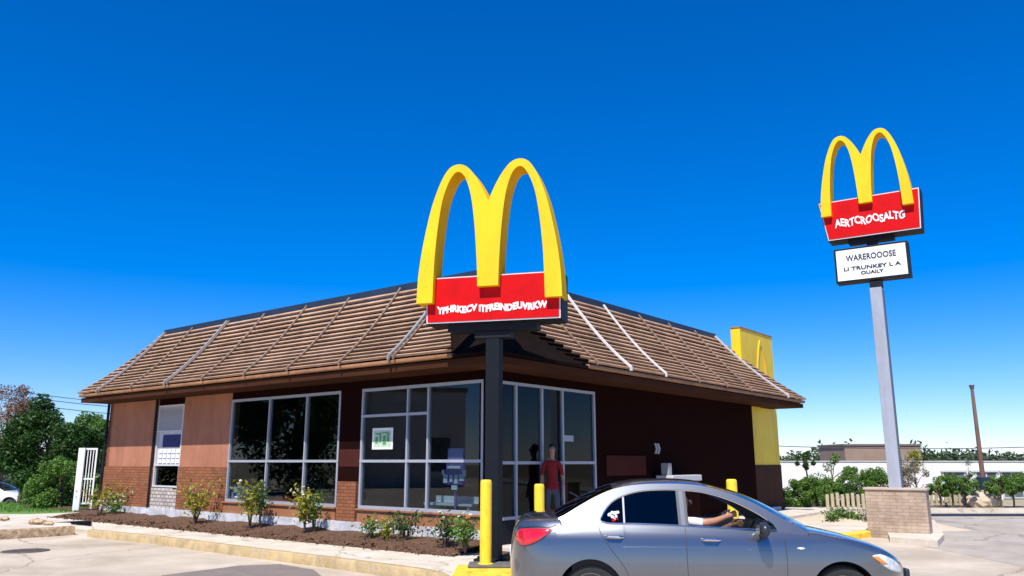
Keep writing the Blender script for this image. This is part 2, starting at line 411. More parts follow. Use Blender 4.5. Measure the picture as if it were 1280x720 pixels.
# grass strip at left behind the path
gl = [(-60, 33.9), (-60, 24), (-22, 27), (-15.5, 26.5), (-13.5, 28), (-13, 34)]
m = MB(); m.prism(gl, -.02, .02); struct(m.build('grass_strip', M['grass']))
m = MB()
for _ in range(9000):
    x = random.uniform(-30, -13.6); y = random.uniform(27.2, 33.8)
    h = random.uniform(.05, .14); a = random.uniform(0, 6.28); w = .012
    m.add([(x-w*math.cos(a), y-w*math.sin(a), .02), (x+w*math.cos(a), y+w*math.sin(a), .02), (x+random.uniform(-.03,.03), y+random.uniform(-.03,.03), .02+h)], [(0,1,2)])
tag(m.build('grass_blades', M['leafm'], norm=False), 'bright green grass below the trees at left', 'grass', kind='stuff')
m = MB(); lb = [gnd(x, y, .03) for x, y in ((30,633),(112,641),(125,634),(60,626))]
m.prism([(p.x, p.y) for p in lb], -.02, .06); struct(m.build('mulch_ground', M['mulch']))

# =================================================================== RESTAURANT
AZ = R(51.5)
uL = Vector((-math.sin(AZ), math.cos(AZ), 0)); uR = Vector((math.cos(AZ), math.sin(AZ), 0))
W0 = Vector((-.42, 14.55, 0)); BROT = math.atan2(uR.y, uR.x)
XE, YE = 14.35, 14.55     # far eave coordinates
def K(px): return (px-640)/1023.3
def tl(px, b=0):          # local y on the left facade plane x=-b
    o = W0 - uR*b; k = K(px); return (k*o.y - o.x)/(uL.x - k*uL.y)
def tr(px, b=0):
    o = W0 - uL*b; k = K(px); return (k*o.y - o.x)/(uR.x - k*uR.y)
def w2l(p): d = Vector(p) - W0; return (d.dot(uR), d.dot(uL))
def l2w(x, y, z=0): v = W0 + uR*x + uL*y; return Vector((v.x, v.y, z))
B = empty('restaurant_building', W0, BROT, 'brown corner restaurant with slatted mansard roof, brick and large dark windows', 'restaurant')
FZ = .20      # base level of the building
yEnd = 14.4
xEnd = 14.0
w1a, w1b = tl(423), tl(285); w2a, w2b = tl(604), tl(450); na, nb_ = tl(225), tl(193)
TOP = 3.42; WT = 3.12; WS = .70; TH = .22
# --- walls of the left facade (plane x=0, body towards +x)
def seg(mb, y0, y1, z0, z1, x0=0, x1=TH): mb.box(x0, x1, y0, y1, z0, z1)
m = MB()
seg(m, nb_, yEnd, 1.52, TOP); seg(m, w1b, na, 1.52, TOP)
islands(m, 'plaster_wall', M['plaster'], B)
m = MB()
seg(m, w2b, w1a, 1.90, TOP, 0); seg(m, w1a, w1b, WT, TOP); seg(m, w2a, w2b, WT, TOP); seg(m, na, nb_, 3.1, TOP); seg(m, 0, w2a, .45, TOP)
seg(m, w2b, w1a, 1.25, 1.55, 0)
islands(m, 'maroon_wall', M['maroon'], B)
m = MB(); seg(m, w2b, w1a, 1.55, 1.90, -.006); m.build('wall_band', M['maroon2'], B)
m = MB()
seg(m, nb_, yEnd, .47, 1.52, -.03); seg(m, w1b, na, .47, 1.52, -.03); seg(m, w2b+.05, w1a-.05, .47, 1.25, -.05)
islands(m, 'brick_wainscot', M['brick'], B)
m = MB(); seg(m, w1a, w1b, .47, WS, -.03); seg(m, w2a, w2b, .47, WS, -.03)
m.box(-.07, .0, w1a-.02, w1b+.02, WS, WS+.03); m.box(-.07, .0, w2a-.02, w2b+.02, WS, WS+.03)
islands(m, 'sill_wall', mat('sill_brown', (.30,.13,.06), .7, var=.15, scale=4), B)
m = MB(); m.box(-.06, TH, 0, yEnd, -.05, .47); m.box(.0, xEnd-.0, 0, TH, -.05, .30); islands(m, 'foundation', M['found'], B)
# pipe/downspout dark verticals beside the narrow window and end wall
m = MB(); m.tube([(-.06, yEnd-.02, .3), (-.06, yEnd-.02, 3.3)], .04); m.tube([(-.05, nb_+.05, .47), (-.05, nb_+.05, 3.3)], .035); islands(m, 'downpipe', M['black'], B)
# narrow stone and louvre strip
m = MB(); m.box(-.02, .2, na, nb_, .3, .98); m.build('stone_strip', M['stonegrey'], B)
m = MB()
for z in (1.0, 1.54, 2.42, 3.08): m.box(-.01, .07, na, nb_, z, z+.04)
m.box(-.005, .072, na, na+.05, 1.0, 3.1); m.box(-.005, .072, nb_-.05, nb_, 1.0, 3.1)
nw = m.build('narrow_window', mat('pale_frame', (.55,.55,.56), .5), B)
m = MB(); m.box(.05, .055, na+.05, nb_-.05, 1.04, 1.54); m.build('pane', M['glass'], nw)
m = MB(); m.box(.04, .06, na+.05, nb_-.05, 1.58, 2.42); m.build('white_panel', mat('panel_pale', (.50,.50,.52), .6, var=.15, scale=5), nw)
m = MB()
for i in range(7):
    z = 2.47+i*.088; m.add([(.005, na+.05, z), (.005, nb_-.05, z), (.05, nb_-.05, z+.08), (.05, na+.05, z+.08)], [(0,1,2,3)])
m.box(.055, .07, na+.04, nb_-.04, 2.44, 3.08)
m.build('louvre', mat('pale_louvre', (.50,.49,.47), .5), nw)
m = MB(); m.box(.02, .036, na+.14, nb_-.30, 2.02, 2.34); m.build('blue_poster', mat('dark_blue_print', (.012,.02,.13), .5, var=.4, scale=14), nw)
m = MB()
nn_ = 5; dw = (nb_-na-.2)/nn_
for i in range(3):
    for j in range(nn_): m.box(.015, .036, na+.10+j*dw, na+.10+j*dw+dw*.72, 1.62+i*.125, 1.71+i*.125)
m.build('white_letter_grid', M['white'], nw)

# --- windows
def window(name, y0, y1, verts, horiz):
    m = MB(); fw = .05
    m.box(-.01, .08, y0, y1, WS+.03, WS+.09); m.box(-.01, .08, y0, y1, WT-.06, WT)
    m.box(-.012, .082, y0, y0+fw, WS+.03, WT); m.box(-.012, .082, y1-fw, y1, WS+.03, WT)
    for v, za, zb in verts: m.box(-.014, .078, v-.021, v+.021, za, zb)
    for z, ya, yb in horiz: m.box(-.018, .074, ya, yb, z-.026, z+.026)
    f = m.build('window', M['alu'], B)
    m = MB(); m.box(.03, .038, y0+.03, y1-.03, WS+.05, WT-.03); m.build('pane', M['glass'], f)
    return f
window('w1', w1a, w1b, [(tl(333), WS+.05, WT), (tl(380), WS+.05, WT)], [(1.66, w1a, w1b)])
window('w2', w2a, w2b, [(tl(508), WS+.05, WT), (tl(534), WS+.05, WT)], [(1.66, w2a, w2b), (2.56, tl(534), w2b)])
# --- right facade (plane y=0, body to +y)
dx0, dx1 = .14, tr(745)
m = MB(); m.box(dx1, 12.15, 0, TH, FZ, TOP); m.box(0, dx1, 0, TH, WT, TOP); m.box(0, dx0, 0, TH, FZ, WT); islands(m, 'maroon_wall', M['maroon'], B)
m = MB(); m.box(dx0, dx1, .0, .1, FZ, .62); m.build('door_kick_panel', M['black'], B)
m = MB(); hz = [.62, 1.60, 3.06]
for z in hz: m.box(dx0, dx1, -.01, .07, z, z+.055)
vx = [dx0, tr(644), tr(677), tr(703), dx1-.06]
for i, v in enumerate(vx): m.box(v, v+.055, -.014, .074, FZ+.1, 3.115)
ge = m.build('glazed_entrance', M['alu'], B)
m = MB(); m.box(dx0+.02, dx1-.02, .03, .038, .63, 3.09); m.build('pane', M['glassdoor'], ge)
m = MB(); m.tube([(vx[2]+.12, -.06, 1.0), (vx[2]+.12, -.06, 1.7)], .015); m.build('door_handle', M['alu'], ge)
m = MB(); m.box(vx[3]+.05, vx[3]+.42, .01, .02, 2.05, 2.17); m.build('door_sticker', M['lightgrey'], ge)
# things on the shaded wall
xa, xb = tr(757), tr(806)
m = MB(); m.box(xa, xb, -.03, -.002, 1.35, 1.78); m.build('wall_panel', M['maroon2'], B)
# the far end walls (back)
m = MB(); m.box(0, xEnd, yEnd-TH, yEnd, FZ, TOP); m.box(xEnd-TH, xEnd, .9, yEnd-TH, FZ, TOP); islands(m, 'rear_wall', M['plaster'], B)
# interior
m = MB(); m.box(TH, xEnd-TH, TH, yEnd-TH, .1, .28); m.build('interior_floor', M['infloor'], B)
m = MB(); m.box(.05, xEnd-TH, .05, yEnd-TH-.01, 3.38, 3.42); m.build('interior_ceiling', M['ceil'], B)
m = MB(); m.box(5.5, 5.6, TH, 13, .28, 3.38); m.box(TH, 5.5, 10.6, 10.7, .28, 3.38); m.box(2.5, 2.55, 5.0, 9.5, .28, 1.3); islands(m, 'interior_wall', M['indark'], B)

# --- roof
E0, E1, ZE, ZR = -.8, 1.6, 3.46, 5.22
def zprof(s): return ZE + (ZR-ZE)*(.74*s + .26*s*s)
def rect(s, out=0): return (-.8+1.6*s-out, XE-2.8*s+out, -.8+1.6*s-out, YE-1.44*s+out)
def zo(s, out): return zprof(s) + out*.75
SIDES = ('l', 'r', 'b', 'f')
def edge(side, s, out):
    x0, x1, y0, y1 = rect(s, out*.65); z = zo(s, out)
    return {'l': ((x0, y1, z), (x0, y0, z)), 'r': ((x0, y0, z), (x1, y0, z)), 'f': ((x1, y0, z), (x1, y1, z)), 'b': ((x1, y1, z), (x0, y1, z))}[side]
roofm = MB(); NS = 16
for sd in SIDES:
    rows = [edge(sd, i/12, 0) for i in range(13)]
    roofm.grid(rows)
roofm.box(.8, 11.4, .8, YE-1.44, 5.16, 5.21)
roof = roofm.build('roof', M['roofback'], B)
for sd in SIDES:
    m = MB()
    def cut(side, E, s):
        E = [Vector(e) for e in E]
        if side == 'l': E[1].y += 1.0 if s < .50 else 0
        if side == 'r': E[0].x += (2.9-3.9*s) if s < .50 else 0
        return E
    for i in range(NS):
        s0 = (i+.10)/NS; s1 = (i+.55)/NS
        wob = random.uniform(-.006, .006)
        A = [edge(sd, s0, .150+wob), edge(sd, s1, .135+wob), edge(sd, s1, .10+wob), edge(sd, s0, .105+wob)]
        A = [cut(sd, e, s0) for e in A]
        n = 8
        rows = []
        for k in range(n+1):
            t = k/n; jit = random.uniform(-.006, .006)
            rows.append([tuple(Vector(a[0]).lerp(Vector(a[1]), t) + Vector((0,0,jit))) for a in A] + [tuple(Vector(A[0][0]).lerp(Vector(A[0][1]), t) + Vector((0,0,jit)))])
        m.grid(rows)
    m.build('roof_slats', M['slat'], roof)
# parapet
m = MB(); o_ = .05
x0, x1, y0, y1 = rect(1, o_)
m.box(x0, x0+.18, y0, y1, 5.17, 5.44); m.box(x0+.18, x1, y0, y0+.18, 5.17, 5.44); m.box(x1-.18, x1, y0+.18, y1, 5.17, 5.44); m.box(x0+.18, x1-.18, y1-.18, y1, 5.17, 5.44)
m.build('parapet', M['navy'], roof)
# fascia + soffit
m = MB(); x0, x1, y0, y1 = rect(0, .05)
FL, FR = 1.0, 2.9
def fas(mb, za, zb, w, cutc=False):
    if cutc:
        mb.box(x0, x0+w, y0+FL, y1, za, zb); mb.box(x0+FR, x1, y0, y0+w, za, zb); mb.box(x1-w, x1, y0+w, y1, za, zb); mb.box(x0+w, x1-w, y1-w, y1, za, zb); return
    mb.box(x0, x0+w, y0, y1, za, zb); mb.box(x0+w, x1, y0, y0+w, za, zb); mb.box(x1-w, x1, y0+w, y1, za, zb); mb.box(x0+w, x1-w, y1-w, y1, za, zb)
fas(m, ZE-.02, ZE+.06, .12, True); m.build('fascia', M['fascia'], roof, bevel=.025)
m = MB(); m.box(x0+.03, x0+.12, y0+.03, y0+FL, ZE-.03, ZE+.03); m.box(x0+.12, x0+FR, y0+.03, y0+.12, ZE-.03, ZE+.03)
m.tube([(x0+.1, y0+.55, ZE+.06), (x0+.35, y0+.3, ZE+.10)], .03, 6); m.tube([(x0+.7, y0+.08, ZE+.06), (x0+1.2, y0+.1, ZE+.07)], .025, 6)
m.build('corner_fascia', M['roofback'], roof)
m = MB(); x0 += .06; y0 += .06; x1 -= .06; y1 -= .06
fas(m, ZE-.17, ZE-.045, .93); m.build('soffit', M['soffit'], roof)
# ribs
def rib(side, b, t, ma, w=.035, o=.165, s0=0.0, s1=1.0):
    m = MB(); pts = []
    for i in range(13):
        s = s0+(s1-s0)*i/12; a = b + (t-b)*i/12
        x0, x1, y0, y1 = rect(s, o*.65); z = zo(s, o)
        pts.append((x0, a, z) if side == 'l' else (a, y0, z))
    pts = [(pts[0][0], pts[0][1], pts[0][2]-.07)] + pts
    m.tube(pts, w*.68, 6); m.build('roof_rib', ma, roof, smooth=True)
for e, ma, w in ((13.9,'ribgrey',.035),(12.3,'rib',.03),(10.6,'ribgrey',.045),(8.9,'rib',.035),(7.18,'rib',.035),(5.6,'rib',.035),(3.92,'rib',.035),(2.5,'ribgrey',.05)):
    y = e-.8; tt = min(y, 13.05); rib('l', y if y < 13 else 13.4, tt, M[ma], w)
    if ma == 'ribgrey': rib('l', (y if y < 13 else 13.4)-.14, tt-.12, M['rib'], .03)
for e, ma, w in ((3.05,'rib',.03),(4.35,'ribwhite',.055),(5.9,'ribwhite',.045),(7.6,'rib',.035),(9.2,'rib',.035),(10.8,'rib',.035)):
    rib('r', e-.8, e-.8, M[ma], w)
rib('r', 12.75, 11.36, M['ribwhite'], .055)
for (f) in (lambda r: (r[0], r[2]), lambda r: (r[1], r[2]), lambda r: (r[0], r[3])):
    m = MB(); pts = []
    for i in range(13):
        s = i/12; r = rect(s, .05); q = f(r); pts.append((q[0], q[1], zo(s, .15)))
    pts = pts[7:] if f(rect(0)) == (rect(0)[0], rect(0)[2]) else pts
    m.tube(pts, .03, 6); m.build('hip_cap', M['rib'], roof, smooth=True)

# --- yellow pylon (rises through the roof at the end of the shaded facade)
P0 = l2w(12.15, 0, 0)
PY = empty('yellow_pylon', P0, BROT, 'tall yellow wall pylon with brown base at the far end of the shaded restaurant wall', 'pylon')
PW = 2.6; PD = .30; PT = 5.66
m = MB(); m.box(0, PW, .22, PD+.22, 1.55, PT); m.build('pylon_body', M['pyl'], PY)
m = MB(); m.box(-.01, PW+.02, .20, PD+.22, 0, 1.55); m.build('pylon_base', M['brown'], PY)
m = MB(); m.box(-.02, PW+.02, .20, PD+.24, PT, PT+.04); m.build('pylon_cap', M['fascia'], PY)

# golden-arch outline, unit width & height
def catmull(P, per=7):
    out = []; n = len(P)
    for i in range(n-1):
        p0 = P[max(i-1,0)]; p1 = P[i]; p2 = P[i+1]; p3 = P[min(i+2,n-1)]
        for k in range(per):
            t = k/per
            out.append(tuple(.5*((2*p1[c])+(-p0[c]+p2[c])*t+(2*p0[c]-5*p1[c]+4*p2[c]-p3[c])*t*t+(-p0[c]+3*p1[c]-3*p2[c]+p3[c])*t**3) for c in (0,1)))
    return out + [P[-1]]
def arch_outline():
    o = catmull([(0,0),(.010,.20),(.037,.41),(.088,.665),(.136,.82),(.180,.92),(.225,.98),(.283,1.0),(.342,.98),(.398,.915),(.452,.82),(.5,.71)])
    i = catmull([(.428,.10),(.424,.24),(.414,.42),(.399,.60),(.376,.765),(.342,.88),(.311,.93),(.277,.945),(.248,.925),(.213,.865),(.176,.755),(.150,.60),(.131,.42),(.120,.24),(.114,0)])
    outer = o + [(1-x, z) for x, z in reversed(o[:-1])]
    ri = [(1-x, z) for x, z in reversed(i)]
    return outer + ri + i
ARCH = arch_outline()
def slab(mb, outline, W, H, x0, z0, y0, y1, miF=0, miS=1, T=None):
    n = len(outline); P = [Vector((x0 + p[0]*W, 0, z0 + p[1]*H)) for p in outline]
    tri = tessellate_polygon([[Vector((p.x, p.z, 0)) for p in P]])
    vs = [Vector((p.x, y0, p.z)) for p in P] + [Vector((p.x, y1, p.z)) for p in P]
    if T: vs = [T @ v for v in vs]
    mb.add(vs, [tuple(t) for t in tri], miF); o = len(mb.v)-2*n
    for t in tri: mb.f.append(tuple(i+n+o for i in t)); mb.mi.append(miF)
    for i in range(n):
        j = (i+1) % n; mb.f.append((o+i, o+j, o+n+j, o+n+i)); mb.mi.append(miS)
# relief letter on the pylon: tall thin arch
m = MB(); LA = catmull([(-.42,0),(-.34,.5),(-.18,1.0),(0,1.25),(.18,1.0),(.34,.5),(.42,0)])+catmull([(.34,0),(.26,.48),(.12,.9),(0,1.08),(-.12,.9),(-.26,.48),(-.34,0)]); slab(m, LA, 1, 1, 1.55, 4.2, .190, .225, 0, 1); m.build('pylon_emblem', [M['archy'], M['archside']], PY)

# =================================================================== MAIN SIGN
def big_sign(loc, rz, W, H, zb, box, label, name, txt, trap=0.0, ydep=.40, tz=None, tsize=.2, tw=None, bottom=None):
    S = empty(name, loc, rz, label, 'sign')
    # local: x to the right, front towards -y
    m = MB(); slab(m, ARCH, W, H, -W/2, zb, -.39, -.39+ydep, 0, 1)
    m.build('arches', [M['archy'], M['archside']], S)
    bx0, bx1, bz0, bz1 = box
    poly = [(bx0, bz1), (bx1, bz1), (bx1-trap*.3, bz0), (bx0+trap, bz0)]
    def tp(poly, y0, y1, ma, nm, par=S, bev=0):
        mb = MB(); n = len(poly)
        vs = [(p[0], y0, p[1]) for p in poly] + [(p[0], y1, p[1]) for p in poly]
        mb.add(vs, [tuple(range(n)), tuple(range(n, 2*n))[::-1]] + [(i, (i+1) % n, n+(i+1) % n, n+i) for i in range(n)])
        return mb.build(nm, ma, par, bevel=bev)
    b_ = tp(poly, -.25, .25, M['black'], 'sign_box', bev=.01)
    cx = (bx0+bx1)/2; cz = (bz0+bz1)/2
    def shr(k, dz): return [(cx+(p[0]-cx)*k, cz+(p[1]-cz)*(1-dz)) for p in poly]
    fr = tp(shr(.985, .03), -.262, -.252, M['trim'], 'face_trim', b_)
    rd = tp(shr(.965, .08), -.270, -.2625, M['red'], 'red_face', b_)
    T = Matrix.Translation((cx, -.275, tz)) @ Matrix.Rotation(R(90), 4, 'X')
    text_part('lettering', txt, tsize, T, M['white'], b_, width=tw, bold=.008, jitter=tsize*.10)
    return S
# position
SY = 12.95
pc = at(617, 560, SY); SROT = R(-15)
sx = pc.x
# heights from the photograph
z_bot = at(617, 376, SY-.3).z; z_top = at(617, 199, SY-.3).z
b_lo = at(617, 404, SY).z; b_hi = at(617, 347, SY).z
S1 = big_sign((sx+.0, SY, .15), SROT, 2.44, z_top-z_bot-.07, z_bot-.15, (-1.13, 1.19, b_lo-.17, b_hi-.15),
    'large yellow double arches over a red lettered box at the restaurant corner', 'arch_sign', 'YPHRKECV iTFREiNDEUVRKW', trap=.03, tz=b_lo-.15+.205, tsize=.15, tw=1.86)
m = MB(); m.box(-.112, .118, -.11, .12, 0, b_lo-.15-.02); m.build('post', M['postdark'], S1, bevel=.01)
m = MB(); m.box(-.75, .75, -.16, .16, b_lo-.15-.14, b_lo-.15); m.box(-.3,.3,-.12,.12, b_lo-.15-.26, b_lo-.15-.14); m.build('support_beam', M['black'], S1, bevel=.01)
m = MB(); m.box(-.24, .24, -.24, .24, -.05, .05)
for sx_ in (-.18,.18):
    for sy_ in (-.18,.18): m.tube([(sx_,sy_,.05),(sx_,sy_,.09)], .02, 6)
m.build('base_plate', M['black'], S1)

# =================================================================== SECOND SIGN (tall pole)
TY = 18.5; TX = 8.62; TROT = R(-33)
zb2 = at(1083, 287, TY).z; zt2 = at(1083, 166, TY).z
bl2 = at(1083, 299, TY).z; bh2 = at(1083, 253, TY).z
mon_top = 1.08
S2 = big_sign((TX, TY, 0), TROT, 2.04, 1.98, at(1083, 262, TY).z-.12, (-1.10, 1.17, bl2+.02, bh2+.10),
    'smaller yellow double arches with red box and white letter board on a tall grey pole', 'pole_sign', 'AERTCROOSALTG', trap=.16, tz=bl2+.42, tsize=.26, tw=1.55)
rb0, rb1 = at(1090, 351, TY).z, at(1090, 308, TY).z
m = MB(); m.box(-.85, .78, -.16, .18, rb0, rb1); rbx = m.build('letter_board', M['black'], S2, bevel=.01)
m = MB(); m.box(-.80, .73, -.172, -.158, rb0+.05, rb1-.05); m.build('board_face', M['white'], rbx)
for tx_, sz, zz, wd, ch in (('WAREROOOSE', .20, rb1-.27, 1.10, 0), ('LI TRUNKEY L A', .12, rb0+.32, 1.25, 0), ('OUAILY', .11, rb0+.19, .50, 0)):
    text_part('lettering', tx_, sz, Matrix.Translation((-.03, -.178, zz)) @ Matrix.Rotation(R(90), 4, 'X'), M['ink'], rbx, width=wd, bold=.003)
m = MB(); m.box(-.10, .12, -.12, .12, rb1, bl2-.08); m.box(-.5, .5, -.14, .14, bl2-.08, bl2+.03); m.build('bracket', M['black'], S2)
m = MB(); m.box(-.12,.14,-.13,.13, rb0-.18, rb0); m.build('pole_collar', M['black'], S2)
m = MB(); m.box(-.13, .13, -.13, .13, 1.0, rb0-.18); pl_ = m.build('pole', M['lightgrey'], S2, bevel=.008)
m = MB(); m.box(.131, .150, -.10, .10, 1.1, rb0-.25); m.build('pole_side_shade', M['darkgrey'], pl_)  # dark strip that paints shade onto the right face of the pole
# stone monument base: a thing the pole stands in
MO = empty('stone_plinth', (TX, TY, 0), TROT, 'square plinth of tan stacked stone at the foot of the tall pole sign', 'plinth')
MW, MD = .62, .27
m = MB(); m.box(-MW, MW, -MD, MD, -.02, mon_top-.05); m.build('stone_body', M['stone'], MO, bevel=.01)
m = MB(); m.box(-MW-.03, MW+.03, -MD-.03, MD+.03, mon_top-.05, mon_top); m.build('cap_stone', mat('cap_stone', (.46,.37,.29), .8, var=.1, scale=5, bump=.3), MO, bevel=.01)

# =================================================================== BOLLARDS and yellow kerb platform
a = gnd(607, 706, .20)
m = MB(); m.box(-.48, .50, -1.6, .30, 0, .17); pf = m.build('kerb_platform', M['ycurb'], bevel=.03); struct(pf); pf.location = (a.x+.05, a.y-.0, .0)
m = MB(); m.box(-.30, .42, -.16, .28, .17, .215); pd = m.build('bollard_pad', mat('pad_grey', (.12,.11,.10), .9, var=.2, scale=8), bevel=.015); struct(pd); pd.location = (a.x+.05, a.y, 0)
def bollard(name='bollard', w=.085, h=1.19):
    m = MB(); n = 12; prof = []
    e = empty(name, (0,0,0), 0)
    m.lathe([(0,0),(w,0),(w,h-.05),(w*.93,h-.015),(w*.75,h),(0,h)], 16); m.build('bollard_post', M['yellow'], e, smooth=True)
    m = MB(); m.lathe([(w,0),(w+.03,.0),(w+.03,.02),(w,.03)], 16); m.build('bollard_collar', M['ycurb'], e, smooth=True)
    return e
b1 = bollard(); b1.location = (a.x, a.y, .20)
tag(b1, 'yellow steel bollard on its own raised yellow kerb in front of the dark sign post', 'bollard', 'yellow bollards')
p = at(674, 600, 13.0); dup(b1, (p.x, 13.0, p.z-1.19), 0, .95, 'yellow bollard behind the boot of the silver car near the person in red')
p = at(914, 597, 13.0); dup(b1, (p.x, 13.0, p.z-1.19), 0, .98, "yellow bollard seen through the silver car's open front window")

# =================================================================== PLANTING BED
bo = [gnd(x, y, .16) for x, y in ((112,640),(220,651),(330,663),(480,678),(600,691))]
bi = [l2w(-.05, y, 0) for y in (0, 4, 8, 12, 14.6)]
poly = [(p.x, p.y) for p in bo] + [(-.30,11.65), (.9, 12.6), (.75,13.4)] + [(p.x, p.y) for p in bi]
m = MB(); m.prism(poly, 0, .165)
struct(m.build('planting_bed', M['mulch']))
m = MB()
for _ in range(2600):       # bark chips
    t = random.random()**.9*15-.3; d = random.uniform(.12, 1.3)
    q = l2w(-d, t)
    z = .17 + .10*max(0, 1-d/1.2)
    m.leaf((q.x, q.y, z), random.uniform(.05,.12), up=0)
# bank of soil rising to the wall
tag(m.build('bark_chips', mat('bark_chip', (.045,.02,.010), .9, c2=(.20,.10,.05), scale=9), norm=False), 'loose brown bark mulch along the restaurant foot', 'mulch', kind='stuff')
m = MB(); rows = []
for i in range(60):
    y = -.2 + i*15/59; rows.append([tuple(l2w(-.06, y, .30+random.uniform(-.03,.03))), tuple(l2w(-.35, y, .27+random.uniform(-.03,.03))), tuple(l2w(-.8, y, .21+random.uniform(-.02,.02))), tuple(l2w(-1.15, y, .16))])
m.grid(rows); struct(m.build('soil_bank', M['mulch'], smooth=True))

# entrance paving on the right of the corner
m = MB(); q = [l2w(x, y) for x, y in ((-.0,-.02),(14.5,-.02),(14.5,-1.3),(.2,-1.3))]
m.prism([(p.x, p.y) for p in q], -.01, .20); struct(m.build('entrance_paving', M['walk']))

def shrub(loc, h, wdt, leaves, stems=7, leafm='leafy', size=.09, petals=None, label='', group='shrubs in the bed along the restaurant', cat='shrub', name='shrub', low=.25):
    e = empty(name, loc, random.uniform(0, 6), label, cat, group)
    m = MB(); tips = []
    for k in range(stems):
        a = random.uniform(0, 6.28); r = wdt*random.uniform(.1, .55)
        top = Vector((math.cos(a)*r, math.sin(a)*r, h*random.uniform(.65, 1)))
        mid = Vector((math.cos(a)*r*.35, math.sin(a)*r*.35, top.z*.5))
        m.tube([(0,0,-.03), mid, top], [.012,.009,.004], 5); tips.append((mid, top))
    m.build('stem', M['bark'], e)
    m = MB()
    for _ in range(leaves):
        mid, top = random.choice(tips); t = random.uniform(-low, 1.05)
        c_ = mid.lerp(top, t) if t > 0 else Vector((0,0,0)).lerp(mid, 1+t)
        c_ = c_ + Vector((random.gauss(0,1), random.gauss(0,1), random.gauss(0,1)*.6))*wdt*.16
        if c_.z < .02: c_.z = .02
        m.leaf(c_, size)
    m.build('foliage', M[leafm], e, norm=False)
    if petals:
        m = MB()
        for _ in range(petals[1]):
            mid, top = random.choice(tips)
            c_ = top + Vector((random.gauss(0,1), random.gauss(0,1), random.gauss(0,.6)))*wdt*.22
            for k in range(6): m.leaf(c_ + Vector((random.gauss(0,.012), random.gauss(0,.012), random.gauss(0,.012))), .06)
        m.build('blossom', M[petals[0]], e, norm=False)
    return e
def bedpt(px, b=.55): y = tl(px, b); q = l2w(-b, y); return (q.x, q.y, .22)
shrub(bedpt(131), .85, .9, 420, 9, 'leafy', .10, label='yellow green shrub at the left end of the restaurant wall')
shrub(bedpt(149,.4), .6, .6, 220, 6, 'leafm', .10, ('petalw', 18), label='low white flowering shrub beside the yellow shrub at the left end', name='flowering_shrub')
shrub(bedpt(250), 1.0, .75, 460, 9, 'leafy', .10, label='yellow green shrub between the stone strip and the first large window')
shrub(bedpt(318), .98, .6, 420, 7, 'leafy', .10, ('petalw', 8), label='tall thin green and yellow shrub under the left part of the three pane wide window')
shrub(bedpt(330,.4), .95, .45, 240, 5, 'leafd', .10, label='dark green shrub just right of the tall yellow green one')
shrub(bedpt(386), .95, .6, 420, 7, 'leafy', .10, ('petalw', 10), label='tall yellow green shrub under the right part of the three pane wide window')
shrub(bedpt(397,.4), .9, .4, 220, 5, 'leafm', .10, label='mid green shrub beside the brick pier')
shrub(bedpt(466,.5), .45, .55, 260, 8, 'leafm', .08, ('petalo', 9), 'low plant with orange and white blossom at the brick pier', name='flower_clump', cat='flower clump')
shrub(bedpt(485,.5), .42, .5, 220, 8, 'leafy', .08, ('petalw', 16), 'pale yellow leafy clump between the orange and the green clump', name='flower_clump', cat='flower clump')
shrub(bedpt(509,.5), .55, .55, 300, 8, 'leafd', .09, None, 'round dark green clump under the poster window', name='flower_clump', cat='flower clump')
shrub(bedpt(558,.75), .55, .6, 340, 8, 'leafd', .09, ('petalw', 14), 'dark green clump with white blossom left of the tall bollard', name='flower_clump', cat='flower clump')
shrub(bedpt(583,.85), .55, .55, 320, 8, 'leafm', .09, ('petalo', 6), 'green clump with orange blossom close to the tall bollard', name='flower_clump', cat='flower clump')
shrub((.35, 12.5, .12), .28, .5, 240, 8, 'leafd', .07, ('petalw', 16), 'low white speckled clump behind the yellow kerb platform', name='flower_clump', cat='flower clump')

# =================================================================== TREES
def crown(mb, c, rx, ry, rz, n, size, clumps=26, cut=None):
    cs = []
    for _ in range(clumps):
        while True:
            v = Vector((random.uniform(-1,1), random.uniform(-1,1), random.uniform(-1,1)))
            if v.length < 1: break
        v = v.normalized()*(v.length**.45)
        cs.append((Vector((c[0]+v.x*rx, c[1]+v.y*ry, c[2]+v.z*rz)), random.uniform(.16,.36)))
    for _ in range(n):
        q, r = random.choice(cs); R_ = r*(rx+rz)/2
        d = Vector((random.gauss(0,1), random.gauss(0,1), random.gauss(0,1))).normalized()*R_*(random.random()**.4)
        if cut and (q+d).z < cut[1] and (q+d).x < cut[0]: continue
        mb.leaf(q + d*1.0, size)
    return cs
def tree(name, loc, h, rx, rz, n, leafm, size, label, group='trees', trunk=.12, clumps=26, cat='tree', ry=None, low=None, cut=None):
    e = empty(name, loc, 0, label, cat, group)
    m = MB(); cz = h-rz
    cs = crown(m, (0,0,cz), rx, ry or rx*.8, rz, n, size, clumps, cut)
    m.build('crown', M[leafm], e, norm=False)
    m = MB(); m.tube([(0,0,-.2), (.04,0,cz*.5), (-.03,.02,cz), (0,0,h*.85)], [trunk, trunk*.75, trunk*.5, trunk*.15], 8)
    for q, r in cs[:14]:
        b0 = Vector((0,0,max(.3, min(q.z-.3, cz*.8)))); m.tube([b0, b0.lerp(q,.5)+Vector((0,0,.08)), q], [trunk*.3, trunk*.2, trunk*.06], 5)
    m.build('trunk', M['bark'], e)
    return e
def tr_at(px, Y): return (at(px, 577, Y).x, Y, terr(0, Y))
TG = 'trees left of the restaurant'
tree('broadleaf_tree', (tr_at(60, 33)[0], 33, 0), at(50,503,33).z, 1.75, 2.05, 26000, 'leafd', .17, 'large dark green tree left of the restaurant, behind the white parked car', TG, .16, 60, cut=(-.7,1.15))
